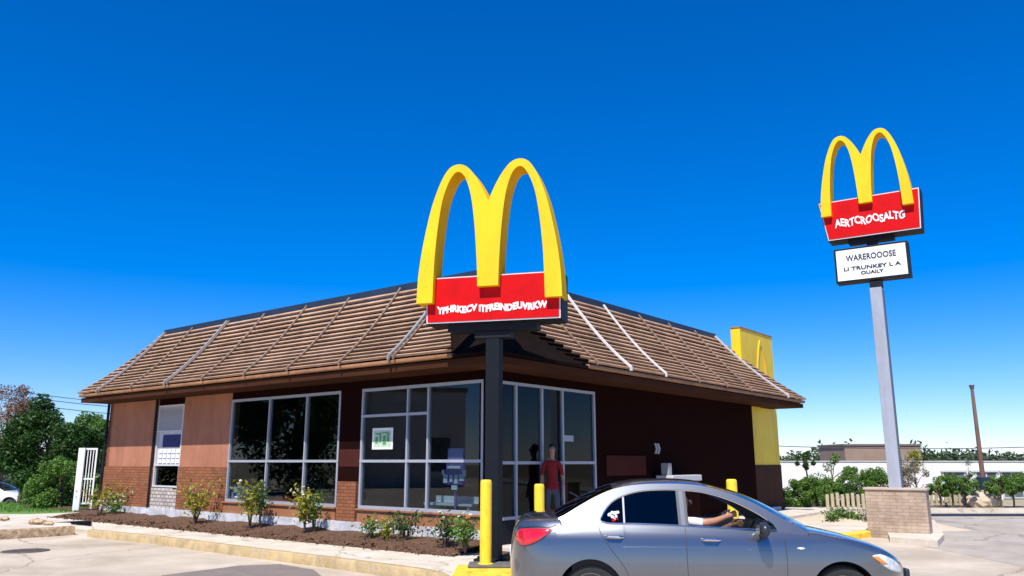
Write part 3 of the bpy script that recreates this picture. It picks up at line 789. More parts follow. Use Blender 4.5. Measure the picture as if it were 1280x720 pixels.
tree('broadleaf_tree', (tr_at(108, 35)[0], 35, 0), at(100,517,35).z, 1.2, 1.9, 14000, 'leafm', .16, 'brighter green tree between the large dark tree and the restaurant wall', TG, .12, 36)
tree('broadleaf_tree', (tr_at(82, 30)[0], 30, 0), at(85,578,30).z, 1.15, .85, 9000, 'leafm', .13, 'low green bushy tree in front, beside the white gate post', TG, .07, 26)
tree('broadleaf_tree', (tr_at(30, 36)[0], 36, -.2), at(20,556,36).z+.2, .9, .72, 6000, 'leafd', .15, 'half hidden green tree behind the left side of the large dark tree', TG, .1, 24)
tree('bare_tree', (tr_at(3, 46)[0], 46, -.8), at(0,484,46).z+.8, 1.7, 2.5, 9500, 'leafb', .15, 'brown nearly leafless tree at the left edge', TG, .14, 40)
tree('bare_tree', (tr_at(22, 48)[0], 48, -.8), at(0,492,48).z+.3, 1.6, 2.0, 1300, 'leafb', .10, 'thin brown twiggy tree between the brown tree and the dark green tree', TG, .12, 30)
# unseen trees added beyond the left edge to darken the window reflections
for i, (x, y, h, r) in enumerate(((-33,31,12.5,4.6),(-34,25,13,4.8),(-34,19,12,4.2))):
    tree('unseen_tree', (x, y, 0), h, r, h*.49, 26000, 'leafd', .34, ['furthest','middle','nearest'][i]+' large unseen tree of the row added at left to darken the window reflections', 'unseen trees added for dark window reflections', .2, 34)

OB = empty('pale_building', (-44, 12, 0), R(4), 'low pale building across the street on the left', 'building')
m = MB(); m.box(-4, 4, -4, 3.5, 0, 6.2); m.build('wall', M['wall_white'], OB)
m = MB(); m.box(-4.1, 4.1, -4.1, 3.6, 6.2, 6.5); m.build('roof_edge', M['wall_brown'], OB)
m = MB(); m.box(4, 4.04, -3, -1.6, 1, 3.2); m.build('window', M['winfar'], OB)
# white gate post / fence panel at the left end of the building
q = gnd(96, 640, .0)
G = empty('white_gate', (q.x, q.y, 0), R(20), 'narrow white barred gate standing by the left end of the restaurant', 'gate')
gh = at(100, 560, q.y).z
m = MB(); m.box(-.14, .06, -.08, .08, 0, gh); m.build('gate_post', M['white'], G, bevel=.015)
m = MB(); m.box(.08, .42, -.02, .02, gh-.06, gh); m.box(.38, .43, -.025, .025, .1, gh); m.box(.08, .4, -.02, .02, .25, .31); m.box(.08,.4,-.02,.02,gh*.5,gh*.5+.05)
for k in range(3): m.box(.13+k*.085, .155+k*.085, -.01, .01, .28, gh-.02)
m.build('gate_bars', M['white'], G)

# =================================================================== CARS
def lerp_tab(tab, x):
    if x <= tab[0][0]: return tab[0][1]
    for (a, b), (c_, d) in zip(tab, tab[1:]):
        if x <= c_:
            t = (x-a)/(c_-a); return b+(d-b)*t
    return tab[-1][1]
def smooth_tab(tab, x):
    n = len(tab)
    if x <= tab[0][0]: return tab[0][1]
    if x >= tab[-1][0]: return tab[-1][1]
    for i in range(n-1):
        if x <= tab[i+1][0]:
            x0, y0 = tab[i]; x1, y1 = tab[i+1]; h = x1-x0
            m0 = (y1-(tab[i-1][1]))/(x1-tab[i-1][0]) if i > 0 else (y1-y0)/h
            m1 = (tab[i+2][1]-y0)/(tab[i+2][0]-x0) if i+2 < n else (y1-y0)/h
            t = (x-x0)/h
            return (2*t**3-3*t*t+1)*y0 + (t**3-2*t*t+t)*h*m0 + (-2*t**3+3*t*t)*y1 + (t**3-t*t)*h*m1
XR_, XF_ = -.92, 3.47
ZC = [(-.92,.50),(-.90,.78),(-.85,.98),(-.78,1.055),(-.68,1.085),(-.45,1.095),(-.25,1.10),(.5,1.10),(1.5,1.06),(2.2,1.0),(2.45,.965),(2.75,.91),(3.0,.845),(3.2,.765),(3.36,.65),(3.44,.52),(3.47,.42)]
ZB = [(-.92,.44),(-.88,.74),(-.82,.90),(-.7,.985),(-.45,1.015),(0,1.015),(.5,1.005),(1.0,.99),(1.5,.97),(2.0,.945),(2.3,.915),(2.6,.86),(2.95,.775),(3.2,.68),(3.36,.56),(3.44,.46),(3.47,.38)]
RZ = [(-.34,1.075),(-.28,1.10),(-.10,1.20),(.1,1.30),(.3,1.372),(.55,1.41),(.8,1.42),(1.05,1.417),(1.3,1.39),(1.55,1.322),(1.8,1.222),(2.05,1.085),(2.30,.96)]
WTt = [(.12,1.06),(.16,1.13),(.24,1.22),(.36,1.285),(.55,1.335),(.8,1.353),(1.0,1.35),(1.25,1.328),(1.5,1.262),(1.7,1.178),(1.88,1.075),(1.98,.99)]
WBt = [(.12,1.05),(.2,1.03),(.5,1.028),(1.0,1.012),(1.5,.99),(1.98,.972)]
def hw(x):
    if x < 0: d = -x/.9215; return .865*(max(0, 1-d**4.2))**.42
    if x > 2.4: d = (x-2.4)/1.0705; return .865*(max(0, 1-d**3.0))**.45
    return .865
def sidef(z): 
    if z < .55: return 1-.09*((.55-z)/.35)**2
    return 1-.055*((z-.55)/.45)**1.8 - max(0, z-.86)**1.4*.7
def ybody(x, z): return hw(x)*sidef(z)
def ygreen(x, z):
    b = ybody(x, smooth_tab(ZB, x)); zb = smooth_tab(ZB, x)
    return max(.02, b - .01 - (z-zb)*.50)
def bottomz(x):
    z = .22 + .06*smooth01((-x-.4)/.5) + .03*smooth01((x-3)/.45)
    for xw in (0, 2.62):
        dx = abs(x-xw)
        if dx < .365: z = max(z, .315+math.sqrt(.365**2-dx*dx))
    return z
def make_car(loc, rz, label, paint, near=True, detail=True, group=None):
    C = empty('parked_car' if not detail else 'silver_sedan', loc, rz, label, 'car', group)
    xs = set()
    n = 40
    for k in range(n+1): xs.add(round(XR_+.0008 + .9*(1-math.cos(math.pi/2*k/n)), 4))
    for k in range(n+1): xs.add(round(XF_-.0008 - .9*(1-math.cos(math.pi/2*k/n)), 4))
    for k in range(60): xs.add(round(0+k*2.6/59, 4))
    for xw in (0, 2.62):
        for k in range(25):
            xs.add(round(xw+.3649*math.cos(math.pi*k/24), 4))
    xs = sorted(x for x in xs if XR_ < x < XF_)
    flt = [xs[0]]
    for x in xs[1:]:
        if x-flt[-1] > .0015: flt.append(x)
    xs = flt
    GX0, GX1 = -.30, 2.30
    for sgn in (-1, 1):
        pass
    m = MB(); rows = []
    for x in xs:
        zb0 = bottomz(x); zb = smooth_tab(ZB, x); zc = smooth_tab(ZC, x); zb = max(zb, zb0+.02); zc = max(zc, zb+.005)
        half = []
        for k in range(15):
            z = zb0+(zb-zb0)*k/14
            y = ybody(x, z)
            # shoulder crease
            half.append((y, z))
        yb = half[-1][0]
        if x < GX0 or x > GX1:
            for k in range(1, 11):
                a = math.pi/2*k/10; half.append((yb*(1-math.sin(a)**1.0) if False else yb*math.cos(a)**.85 if k < 10 else 0, zb+(zc-zb)*math.sin(a)**.6))
        else:
            for k in range(1, 11): half.append((yb-.05*min(1,k/3), zb+.004*min(1,k/2) - (.0 if k < 4 else .12*(k-3)/7)))
        row = [(x, -y, z) for y, z in half] + [(x, y, z) for y, z in reversed(half)]
        rows.append((x, row))
    # split rows: bridge where both sides full, open in the cabin
    for (xa, ra), (xb_, rb_) in zip(rows, rows[1:]):
        nn = len(ra)
        cab = (xa >= GX0 and xb_ <= GX1)
        for j in range(nn-1):
            mid = j == nn//2-1
            if mid and (xa >= GX0 or xb_ <= GX1) and (GX0 <= xa <= GX1 or GX0 <= xb_ <= GX1): continue
            m.add([ra[j], ra[j+1], rb_[j+1], rb_[j]], [(0,1,2,3)])
    for r in (rows[0][1], rows[-1][1]): m.add(r, [tuple(range(len(r)))])
    body = m.build('body', paint, C, smooth=True)
    # greenhouse sides
    gx = sorted(set([round(-.34+k*(2.30+.34)/88, 4) for k in range(89)] + [.12, .365, .385, .96, 1.055, 1.98]))
    gs = {'pillars': MB(), 'quarter_window': MB(), 'rear_door_window': MB()}
    for sgn in (-1, 1):
        for xa, xb_ in zip(gx, gx[1:]):
            def cols(x):
                zb = smooth_tab(ZB, x); zr = max(smooth_tab(RZ, x), zb+.002)
                if .12 <= x <= 1.98: wb, wt = smooth_tab(WBt, x), min(smooth_tab(WTt, x), zr-.02)
                else: wb = wt = min(zb+.02, zr)
                return zb, wb, max(wt, wb), zr
            ca, cb = cols(xa), cols(xb_); xm = (xa+xb_)/2
            win = .12 < xm < .365 or .385 < xm < .96 or 1.055 < xm < 1.98
            for k in range(3):
                key = 'pillars'
                if k == 1:
                    if not (.12 <= xm <= 1.98): 
                        pass
                    if win:
                        if xm > 1.055: continue
                        key = 'quarter_window' if xm < .37 else 'rear_door_window'
                N = 5 if k == 1 else 2
                for q in range(N):
                    za0 = ca[k]+(ca[k+1]-ca[k])*q/N; za1 = ca[k]+(ca[k+1]-ca[k])*(q+1)/N
                    zb0 = cb[k]+(cb[k+1]-cb[k])*q/N; zb1 = cb[k]+(cb[k+1]-cb[k])*(q+1)/N
                    ins = .012 if key != 'pillars' else 0
                    P = [(xa, sgn*(ygreen(xa, za0)-ins), za0), (xb_, sgn*(ygreen(xb_, zb0)-ins), zb0), (xb_, sgn*(ygreen(xb_, zb1)-ins), zb1), (xa, sgn*(ygreen(xa, za1)-ins), za1)]
                    gs[key].add(P, [(0,1,2,3)])
    islands(gs['pillars'], 'roof_pillars', paint, C, smooth=True)
    islands(gs['quarter_window'], 'quarter_window', M['tint'], C, smooth=True); islands(gs['rear_door_window'], 'rear_door_window', M['tint'], C, smooth=True)
    # B pillar dark covers
    m = MB()
    for sgn in (-1, 1):
        for (xa, xb_) in ((.955, .985), (1.03, 1.06)):
            rws = [[(x, sgn*(ygreen(x, z)+.003), z) for z in [smooth_tab(WBt,1.0)+(smooth_tab(WTt,1.0)-smooth_tab(WBt,1.0))*k/6 for k in range(7)]] for x in (xa, xb_)]
            m.grid(rws)
    islands(m, 'pillar_trim', M['plastic'], C)
    # roof, rear glass, windscreen
    def top(x, t):      # t -1..1
        zr = smooth_tab(RZ, x); y = ygreen(x, zr); crown_ = .045*(1-abs(t)**2.2)
        sh = 0
        if x > 1.25: sh = .10*(1-t*t)*smooth01((x-1.25)/.9)
        if x < .3: sh = -.06*(1-t*t)*smooth01((.3-x)/.6)
        return (x+sh, y*t, zr+crown_)
    for nm, xa, xb_, ma in (('rear_window', -.34, .26, 'tint'), ('roof', .26, 1.27, None), ('windscreen', 1.27, 2.30, 'wind')):
        m = MB(); m.grid([[top(xa+(xb_-xa)*i/16, -1+2*j/20) for j in range(21)] for i in range(17)])
        o = m.build(nm, paint if ma is None else M[ma], C, smooth=True)
    # cowl
    m = MB(); m.grid([[(x, y, smooth_tab(ZC, x)-.03) for y in (-.7,-.3,0,.3,.7)] for x in (2.1, 2.25, 2.42)]); m.build('cowl', M['plastic'], C)
    m = MB(); m.box(-.32, .1, -.72, .72, .96, 1.04); m.build('parcel_shelf', M['seatdark'], C)
    # interior
    m = MB(); m.box(-.2, 2.3, -.76, .76, .22, .34); m.box(-.2,1.98,-.795,-.765,.3,.97); m.box(-.2,1.98,.765,.795,.3,.97)
    m.build('cabin_lining', M['seatdark'], C)
    m = MB(); m.box(1.98, 2.28, -.74, .74, .5, .96); m.build('dashboard', M['seatdark'], C, bevel=.05)
    m = MB()
    m.box(-.05,.15,-.7,.7,.5,1.06); m.box(.1,.65,-.7,.7,.4,.58)
    m.build('rear_seat', M['seatdark'], C, bevel=.05)
    for s_ in (-1, 1):
        m = MB(); T = Matrix.Translation((.93, s_*.38, .5)) @ Matrix.Rotation(R(-14), 4, 'Y')
        m.box(-.08,.06,-.24,.24,-.05,.62, T=T); m.box(-.06,.04,-.12,.12,.66,.84, T=T); m.box(.9,1.45,s_*.38-.24,s_*.38+.24,.36,.52)
        m.build('front_seat', M['seatdark'], C, bevel=.04)
    # wheels
    for xw in (0, 2.62):
        for s_ in (-1, 1):
            m = MB(); y0 = s_*.80
            pr = [(.205,y0-s_*.20),(.29,y0-s_*.205),(.315,y0-s_*.18),(.322,y0-s_*.10),(.315,y0-s_*.02),(.295,y0),(.25,y0+s_*.005),(.215,y0-s_*.005),(.205,y0-s_*.02),(.205,y0-s_*.20)]
            m.lathe(pr, 48, 'y', (xw, 0, .322)); w = m.build('wheel', M['tyre'], C, smooth=True)
            m = MB(); m.lathe([(.215,y0-s_*.004),(.195,y0-s_*.01),(.188,y0-s_*.06),(.188,y0-s_*.18)], 40, 'y', (xw,0,.322))
            for k in range(10):
                a = 2*math.pi*k/10; ca, sa = math.cos(a), math.sin(a)
                m.tube([(xw+.03*ca, y0-s_*.025, .322+.03*sa), (xw+.12*ca, y0-s_*.015, .322+.12*sa), (xw+.198*ca, y0-s_*.02, .322+.198*sa)], [.022,.017,.014], 6)
            m.lathe([(0,y0-s_*.005),(.04,y0-s_*.008),(.05,y0-s_*.03)], 20, 'y', (xw,0,.322))
            m.build('rim', M['rim'], w, smooth=True)
            m = MB(); m.lathe([(.0,y0-s_*.19),(.20,y0-s_*.19)], 24, 'y', (xw,0,.322)); m.build('brake_disc', M['plastic'], w)
    m = MB()
    for xw in (0, 2.62):
        for s_ in (-1, 1): m.lathe([(.36,s_*.79),(.36,s_*.5),(0,s_*.5)], 32, 'y', (xw,0,.315))
    m.box(-.8,3.2,-.5,.5,.2,.35); m.build('wheel_housing', M['seam'], C)
    # side details
    def patch(nm, pts, ma, off=.006, sides=(-1,1), parent=C, fy=ybody, N=10):
        for s_ in sides:
            m = MB(); cxp = sum(p[0] for p in pts)/len(pts); czp = sum(p[1] for p in pts)/len(pts)
            rws = []
            for k in range(N+1):
                t = k/N; o = off*(1-(t**6))+ -.004*(t**6)
                rws.append([(cxp+(x-cxp)*t, s_*(fy(cxp+(x-cxp)*t, czp+(z-czp)*t)+o), czp+(z-czp)*t) for x, z in pts+[pts[0]]])
            m.grid(rws); m.build(nm, ma, parent, smooth=True)
    def lp(pts, per=5):
        out = []
        n_ = len(pts)
        for i in range(n_):
            p0, p1, p2, p3 = pts[i-1], pts[i], pts[(i+1) % n_], pts[(i+2) % n_]
            for k in range(per):
                t = k/per; out.append(tuple(.5*((2*p1[c])+(-p0[c]+p2[c])*t+(2*p0[c]-5*p1[c]+4*p2[c]-p3[c])*t*t+(-p0[c]+3*p1[c]-3*p2[c]+p3[c])*t**3) for c in (0,1)))
        return out
    patch('tail_lamp', lp([(-.83,.86),(-.79,.80),(-.70,.79),(-.55,.85),(-.40,.965),(-.52,.975),(-.74,.965),(-.81,.93)]), M['lamp_red'], .012)
    patch('tail_lamp_bezel', lp([(-.84,.87),(-.80,.79),(-.69,.775),(-.53,.84),(-.37,.975),(-.52,.99),(-.76,.98),(-.83,.94)]), M['plastic'], .004)
    patch('headlight', lp([(2.93,.735),(3.04,.745),(3.20,.68),(3.31,.60),(3.30,.55),(3.18,.57),(3.05,.63),(2.97,.70)]), M['lamp_clear'], .012)
    patch('indicator_lamp', lp([(2.94,.727),(3.00,.725),(3.10,.66),(3.12,.63),(3.04,.65),(2.97,.69)]), M['lamp_amber'], .018)
    patch('side_repeater', lp([(2.16,.80),(2.20,.812),(2.25,.80),(2.20,.785)]), M['lamp_clear'], .012)
    def seam(nm, pts, fy, r=.0035, ma=None, off=.001):
        m = MB()
        for s_ in (-1, 1): m.tube([(x, s_*(fy(x, z)+off), z) for x, z in pts], r, 5)
        islands(m, nm, ma or M['seam'], C)
    cv = lambda pts, N=24: [(smooth_tab([(i, p[0]) for i, p in enumerate(pts)], t*(len(pts)-1)/N), smooth_tab([(i, p[1]) for i, p in enumerate(pts)], t*(len(pts)-1)/N)) for t in range(N+1)]
    seam('rear_door_seam', cv([(.10,1.01),(.12,.92),(.22,.78),(.36,.60),(.42,.45),(.45,.25)]), ybody)
    seam('centre_door_seam', cv([(1.02,.985),(1.02,.6),(1.03,.25)]), ybody)
    seam('front_door_seam', cv([(2.04,.94),(2.05,.7),(2.03,.3)]), ybody)
    seam('boot_seam', cv([(-.36,1.005),(-.46,.98),(-.60,.99),(-.74,.97)]), ybody)
    seam('window_trim', [(x, smooth_tab(WBt, x)-.005) for x in [.13+.05*k for k in range(38)]], ygreen, .007, M['chrome'], .002)
    seam('upper_window_trim', [(x, smooth_tab(WTt, x)+.004) for x in [.12+.04*k for k in range(47)]], ygreen, .006, M['trim'] if False else M['chrome'], .002)
    seam('quarter_divider', [(.375, 1.03+.24*k/6) for k in range(7)], ygreen, .010, M['trim'], -.006)
    seam('body_crease', cv([(.35,.80),(.9,.80),(1.6,.785),(2.1,.77)]), ybody, .0025, paint, -.0005)
    m = MB(); 
    for s_ in (-1, 1):
        for hx in (.16, 1.18):
            hz = .895 if hx < 1 else .875; yy = ybody(hx+.1, hz)
            m.tube([(hx,s_*(yy),hz),(hx+.03,s_*(yy+.03),hz+.003),(hx+.15,s_*(yy+.035),hz+.002),(hx+.20,s_*(yy+.002),hz-.002)], [.012,.017,.017,.010], 8)
    islands(m, 'door_handle', M['chrome'], C, smooth=True)
    m = MB()
    for s_ in (-1, 1):
        for hx in (.16, 1.18):
            hz = .89 if hx < 1 else .87; m.ball((hx+.09, s_*(ybody(hx+.1, hz)-.006), hz-.008), .045, 6, (1.3,.2,.6))
    islands(m, 'handle_recess', M['seam'], C, smooth=True)
    for s_ in (-1, 1):
        m = MB(); m.ball((1.80, s_*.99, .99), .1, 10, (.65,1.15,.75)); m.box(1.78,1.86,s_*.88 if s_>0 else -.93, .93 if s_>0 else s_*.78,.93,.985)
        m.build('door_mirror', M['plastic'], C, smooth=True)
        m = MB(); m.box(1.735, 1.742, s_*.99-.07, s_*.99+.07, .95, 1.03); m.build('mirror_glass', M['winfar'], C)
    m = MB(); m.tube([(-.1,0,1.25),(-.22,0,1.31)], .008, 5); m.ball((-.05,0,1.245), .035, 6, (1.8,.6,.5)); m.build('aerial', M['plastic'], C)
    m = MB(); m.box(3.42,3.475,-.38,.38,.42,.56); m.build('grille', M['plastic'], C, bevel=.02)
    m = MB(); m.box(-.913,-.885,-.24,.24,.64,.74); m.build('number_plate', M['white'], C)
    if detail:
        # sticker on near quarter window
        rng = random.Random(3); m = MB()
        for (x, z, r) in ((.22,1.105,.022),(.25,1.125,.020),(.28,1.12,.024),(.31,1.13,.018),(.25,1.085,.018),(.29,1.09,.016),(.27,1.065,.014)):
            m.ball((x, -(ygreen(x, z)-.008), z), r, 6, (1,.15,1))
        m.build('window_sticker', M['white'], C)
        m = MB()
        for (x, z, r) in ((.26,1.055,.018),(.30,1.07,.012)): m.ball((x, -(ygreen(x, z)-.005), z), r, 6, (1,.15,1))
        m.build('red_sticker', M['red'], C)
        m = MB(); T = Matrix.Translation((1.80,-.38,.90)) @ Matrix.Rotation(R(-62),4,'Y')
        pts = [T @ Vector((.17*math.cos(a*math.pi/12), .17*math.sin(a*math.pi/12), 0)) for a in range(25)]
        m.tube(pts, .014, 8, caps=False); m.tube([T@Vector((-.16,0,0)), T@Vector((.16,0,0))], .013, 6); m.tube([T@Vector((0,0,0)), T@Vector((0,0,-.25))], .02, 6)
        m.build('steering_wheel', M['plastic'], C, smooth=True)
    return C
CAR_ROT = R(-4.5)
rw = at(738, 700, 8.6)      # near rear wheel centre position
nrm = Vector((-math.sin(CAR_ROT), math.cos(CAR_ROT), 0))
car_loc = Vector((rw.x, 8.6, 0)) + nrm*.80
CAR = make_car(car_loc, CAR_ROT, 'silver four door car with open front window passing in front of the restaurant', M['paint'])
CAR.scale.x = .955
zt = -.78
q = at(6, 600, 42)
c2 = make_car((q.x-2.25, 42.6, zt), R(3), 'white car parked below the trees at the left edge', M['wpaint'], detail=False)

# =================================================================== PEOPLE
def skin_mesh(name, verts, edges, root, sub=2):
    me = bpy.data.meshes.new(name); me.from_pydata([v[0] for v in verts], edges, [])
    ob = bpy.data.objects.new(name, me); col.objects.link(ob)
    md = ob.modifiers.new('skin', 'SKIN'); md.use_smooth_shade = True; md.branch_smoothing = .3
    for i, v in enumerate(verts):
        r = v[1] if isinstance(v[1], tuple) else (v[1], v[1]); me.skin_vertices[0].data[i].radius = r; me.skin_vertices[0].data[i].use_root = (i == root)
    s = ob.modifiers.new('sub', 'SUBSURF'); s.levels = sub; s.render_levels = sub
    bpy.context.view_layer.update()
    out = bpy.data.meshes.new_from_object(ob.evaluated_get(bpy.context.evaluated_depsgraph_get()))
    bpy.data.objects.remove(ob)
    return out
def hand(verts, edges, wrist_i, w, d, side, curl=.5, palm_n=Vector((0,0,-1))):
    # w wrist pos, d direction; side = direction of thumb
    d = d.normalized(); s = side.normalized(); n = palm_n.normalized()
    b = len(verts); pal = w + d*.05
    verts.append((tuple(pal), (.030,.016))); edges.append((wrist_i, b))
    for k, (o, L) in enumerate(((.026,.075),(.009,.083),(-.009,.077),(-.026,.062))):
        r0 = pal + d*.04 + s*o; i0 = len(verts)
        verts.append((tuple(r0), .0095)); edges.append((b, i0))
        p1 = r0 + (d*math.cos(curl*.6)+n*math.sin(curl*.6))*L*.45
        p2 = p1 + (d*math.cos(curl*1.6)+n*math.sin(curl*1.6))*L*.33
        p3 = p2 + (d*math.cos(curl*2.4)+n*math.sin(curl*2.4))*L*.24
        for j, p in enumerate((p1, p2, p3)):
            verts.append((tuple(p), (.0088,.0082,.0072)[j])); edges.append((i0+j, i0+j+1))
    i0 = len(verts); t0 = w + d*.025 + s*.028
    verts.append((tuple(t0), .012)); edges.append((b, i0))
    t1 = t0 + (d*.7+s*.7+n*.2).normalized()*.035; t2 = t1 + (d*.9+s*.3+n*.4).normalized()*.028
    verts.append((tuple(t1), .0105)); verts.append((tuple(t2), .009)); edges += [(i0, i0+1), (i0+1, i0+2)]
def head_parts(P, hc, parent, ma, facing=Vector((0,-1,0)), cap=False):
    # hair, ears, eyes, nose, mouth as separate children laid on the head
    rot = Matrix.Translation(hc) @ facing.to_track_quat('-Y', 'Z').to_matrix().to_4x4()
    def put(fn, nm, mt):
        m = MB(); fn(m); m.v = [tuple(rot @ Vector(v)) for v in m.v]; m.build(nm, mt, parent, smooth=True)
    put(lambda m: m.ball((0,.034,.040), .090, 12, (.90,.95,.95)), 'hair', M['hair'])
    def eyes(m):
        for s_ in (-1,1): m.ball((s_*.030,-.088,.003), .011, 6)
    put(eyes, 'eyes', M['white'])
    def pup(m):
        for s_ in (-1,1): m.ball((s_*.030,-.097,.003), .0055, 6)
    put(pup, 'pupils', M['ink'])
    def brow(m):
        for s_ in (-1,1): m.tube([(s_*.015,-.097,.024),(s_*.045,-.090,.026)], .004, 5)
    put(brow, 'eyebrows', M['hair'])
    def face(m):
        m.ball((0,-.100,-.016), .014, 6, (.8,1.1,1.5))
        for s_ in (-1,1): m.ball((s_*.080,-.0,-.004), .026, 6, (.35,.7,1.2))
    put(face, 'nose_and_ears', ma)
    put(lambda m: m.ball((0,-.088,-.050), .020, 6, (1.1,.5,.3)), 'mouth', mat('lips', (.30,.09,.07), .5))
def finish_person(me, name, mats, fn, parent_name, loc, rz, label):
    for m_ in mats: me.materials.append(m_)
    for p in me.polygons: p.material_index = fn(p.center); p.use_smooth = True
    o = bpy.data.objects.new(name, me); col.objects.link(o); o.location = loc; o.rotation_euler = (0,0,rz)
    tag(o, label, 'person'); return o
# standing person (local: faces -y)
V = [((0,0,.98),(.155,.105)), ((0,0,1.14),(.135,.10)), ((0,.005,1.32),(.165,.11)), ((0,.01,1.44),(.12,.085)), ((0,0,1.53),.052), ((0,-.012,1.60),(.072,.08)), ((0,-.015,1.70),(.078,.092)), ((0,-.005,1.765),(.06,.07))]
Eg = [(0,1),(1,2),(2,3),(3,4),(4,5),(5,6),(6,7)]
def limb(par, pts):
    last = par
    for p, r in pts: V.append((p, r)); Eg.append((last, len(V)-1)); last = len(V)-1
    return last
for s_ in (-1, 1):
    wi = limb(3, [((s_*.17,0,1.425),.062), ((s_*.225,.0,1.30),.053), ((s_*.255,.02,1.14),.044), ((s_*.262,-.02,1.02),.037), ((s_*.255,-.06,.90),.027)])
    hand(V, Eg, wi, Vector(V[wi][0]), Vector((0,-.12,-1)), Vector((0,-1,0)), .45, Vector((-s_,0,0)))
    limb(0, [((s_*.10,0,.86),.095), ((s_*.11,-.01,.68),.078), ((s_*.115,-.01,.50),.060), ((s_*.118,.01,.32),.056), ((s_*.12,.02,.12),.042), ((s_*.12,.0,.045),.042), ((s_*.13,-.13,.035),.036), ((s_*.13,-.18,.03),.026)])
me = skin_mesh('person', V, Eg, 0)
def fn(c):
    if c.z > 1.485: return 0
    if c.z < .09: return 3
    if c.z > .93 and not (abs(c.x) > .205 and c.z < 1.20): return 1
    if abs(c.x) > .19 and .70 < c.z < 1.2: return 0
    return 2
pp = at(690, 577, 15.75)
per = finish_person(me, 'person', [M['skind'], M['shirtred'], M['trous'], M['plastic']], fn, None, (pp.x, 15.75, .235), R(-8), 'person in a red shirt and grey trousers standing at the shaded glass entrance')
per.scale = (.80,.88,.97)
head_parts(None, Vector((0,-.012,1.69)), per, M['skind'])
m = MB(); m.tube([(.0,.0,1.455),(.0,0,1.485)], [.085,.062], 16); m.build('shirt_collar', M['shirtred'], per, smooth=True)
# driver (car local coordinates): near seat, facing +x
V = [((1.10,-.38,.60),(.15,.12)), ((1.05,-.38,.76),(.13,.12)), ((1.02,-.38,.93),(.13,.15)), ((1.01,-.38,1.04),(.09,.11)), ((1.03,-.38,1.11),.05), ((1.05,-.38,1.17),(.07,.075)), ((1.05,-.38,1.25),(.085,.078)), ((1.04,-.38,1.30),(.065,.06))]
Eg = [(0,1),(1,2),(2,3),(3,4),(4,5),(5,6),(6,7)]
wi = limb(3, [((1.06,-.54,1.03),.058), ((1.13,-.62,1.035),.052), ((1.24,-.70,1.03),.046), ((1.36,-.66,1.045),.038), ((1.50,-.57,1.085),.028)])
hand(V, Eg, wi, Vector(V[wi][0]), Vector((.8,.30,.25)), Vector((-.2,.2,1)), .9, Vector((.3,.8,-.2)))
wi2 = limb(3, [((1.05,-.22,1.02),.058), ((1.15,-.14,.90),.048), ((1.28,-.14,.80),.040), ((1.45,-.22,.90),.034), ((1.60,-.27,.98),.027)])
hand(V, Eg, wi2, Vector(V[wi2][0]), Vector((.9,-.1,.2)), Vector((-.2,-.3,1)), 1.1, Vector((.3,-.7,-.2)))
for s_ in (-1, 1):
    limb(0, [((1.28,-.38+s_*.10,.60),.085), ((1.50,-.38+s_*.12,.62),.068), ((1.64,-.38+s_*.12,.62),.060), ((1.80,-.38+s_*.12,.48),.050), ((1.92,-.38+s_*.12,.38),.040), ((2.02,-.38+s_*.12,.40),.030)])
me = skin_mesh('driver', V, Eg, 0)
def fn2(c):
    if c.z > 1.08 and c.x < 1.2: return 0
    if c.z < .62: return 2
    if c.x > 1.22 and c.z > .68: return 0
    return 1
drv = finish_person(me, 'person', [M['skin'], M['shirtwhite'], M['trous']], fn2, None, car_loc, CAR_ROT, 'driver in a white short sleeved shirt inside the silver car, one arm forward')
drv.scale.x = .955
head_parts(None, Vector((1.05,-.38,1.235)), drv, M['skin'], Vector((1,0,0)))

# =================================================================== THINGS INSIDE THE WINDOWS
def inpt(px, d, z=.28): y = tl(px, -d); return l2w(d, y, z)
# purple display chair-like stand behind window 2
q = inpt(570, .24)
D = empty('display_stand', q, BROT+R(-90), 'purple and white printed cardboard display stand behind the corner window', 'display stand')
m = MB(); m.box(-.20,.20,-.03,.03,1.36,1.62); m.build('display_header', M['lilac'], D, bevel=.04)
m = MB(); m.box(-.22,.22,-.04,.04,.95,1.34); m.tube([(0,0,0),(0,0,1.0)], .025); m.box(-.25,.25,-.2,.2,0,.04); m.build('display_body', M['purple'], D, bevel=.02)
m = MB()
for k, (x, z, w, h) in enumerate(((-.16,1.24,.32,.05),(-.26,.98,.10,.16),(-.10,1.00,.07,.13),(.02,.97,.08,.16),(.14,1.02,.12,.12),(-.3,1.12,.06,.10),(.22,1.10,.08,.12),(-.05,.86,.14,.08))):
    m.box(x, x+w, -.065, -.045, z, z+h)
m.build('display_print', M['white'], D)
q = inpt(568, .50)
Bn = empty('white_bench', q, BROT+R(-90), 'white slatted bench inside the corner window below the purple display', 'bench')
m = MB(); m.box(-.62,.62,-.18,.18,.56,.60); m.box(-.62,.62,.16,.20,.60,.72); m.build('bench_top', M['white'], Bn)
for s_ in (-.5, .5): m = MB(); m.box(s_-.03, s_+.03, -.15, .15, 0, .56); m.build('leg', M['white'], Bn)
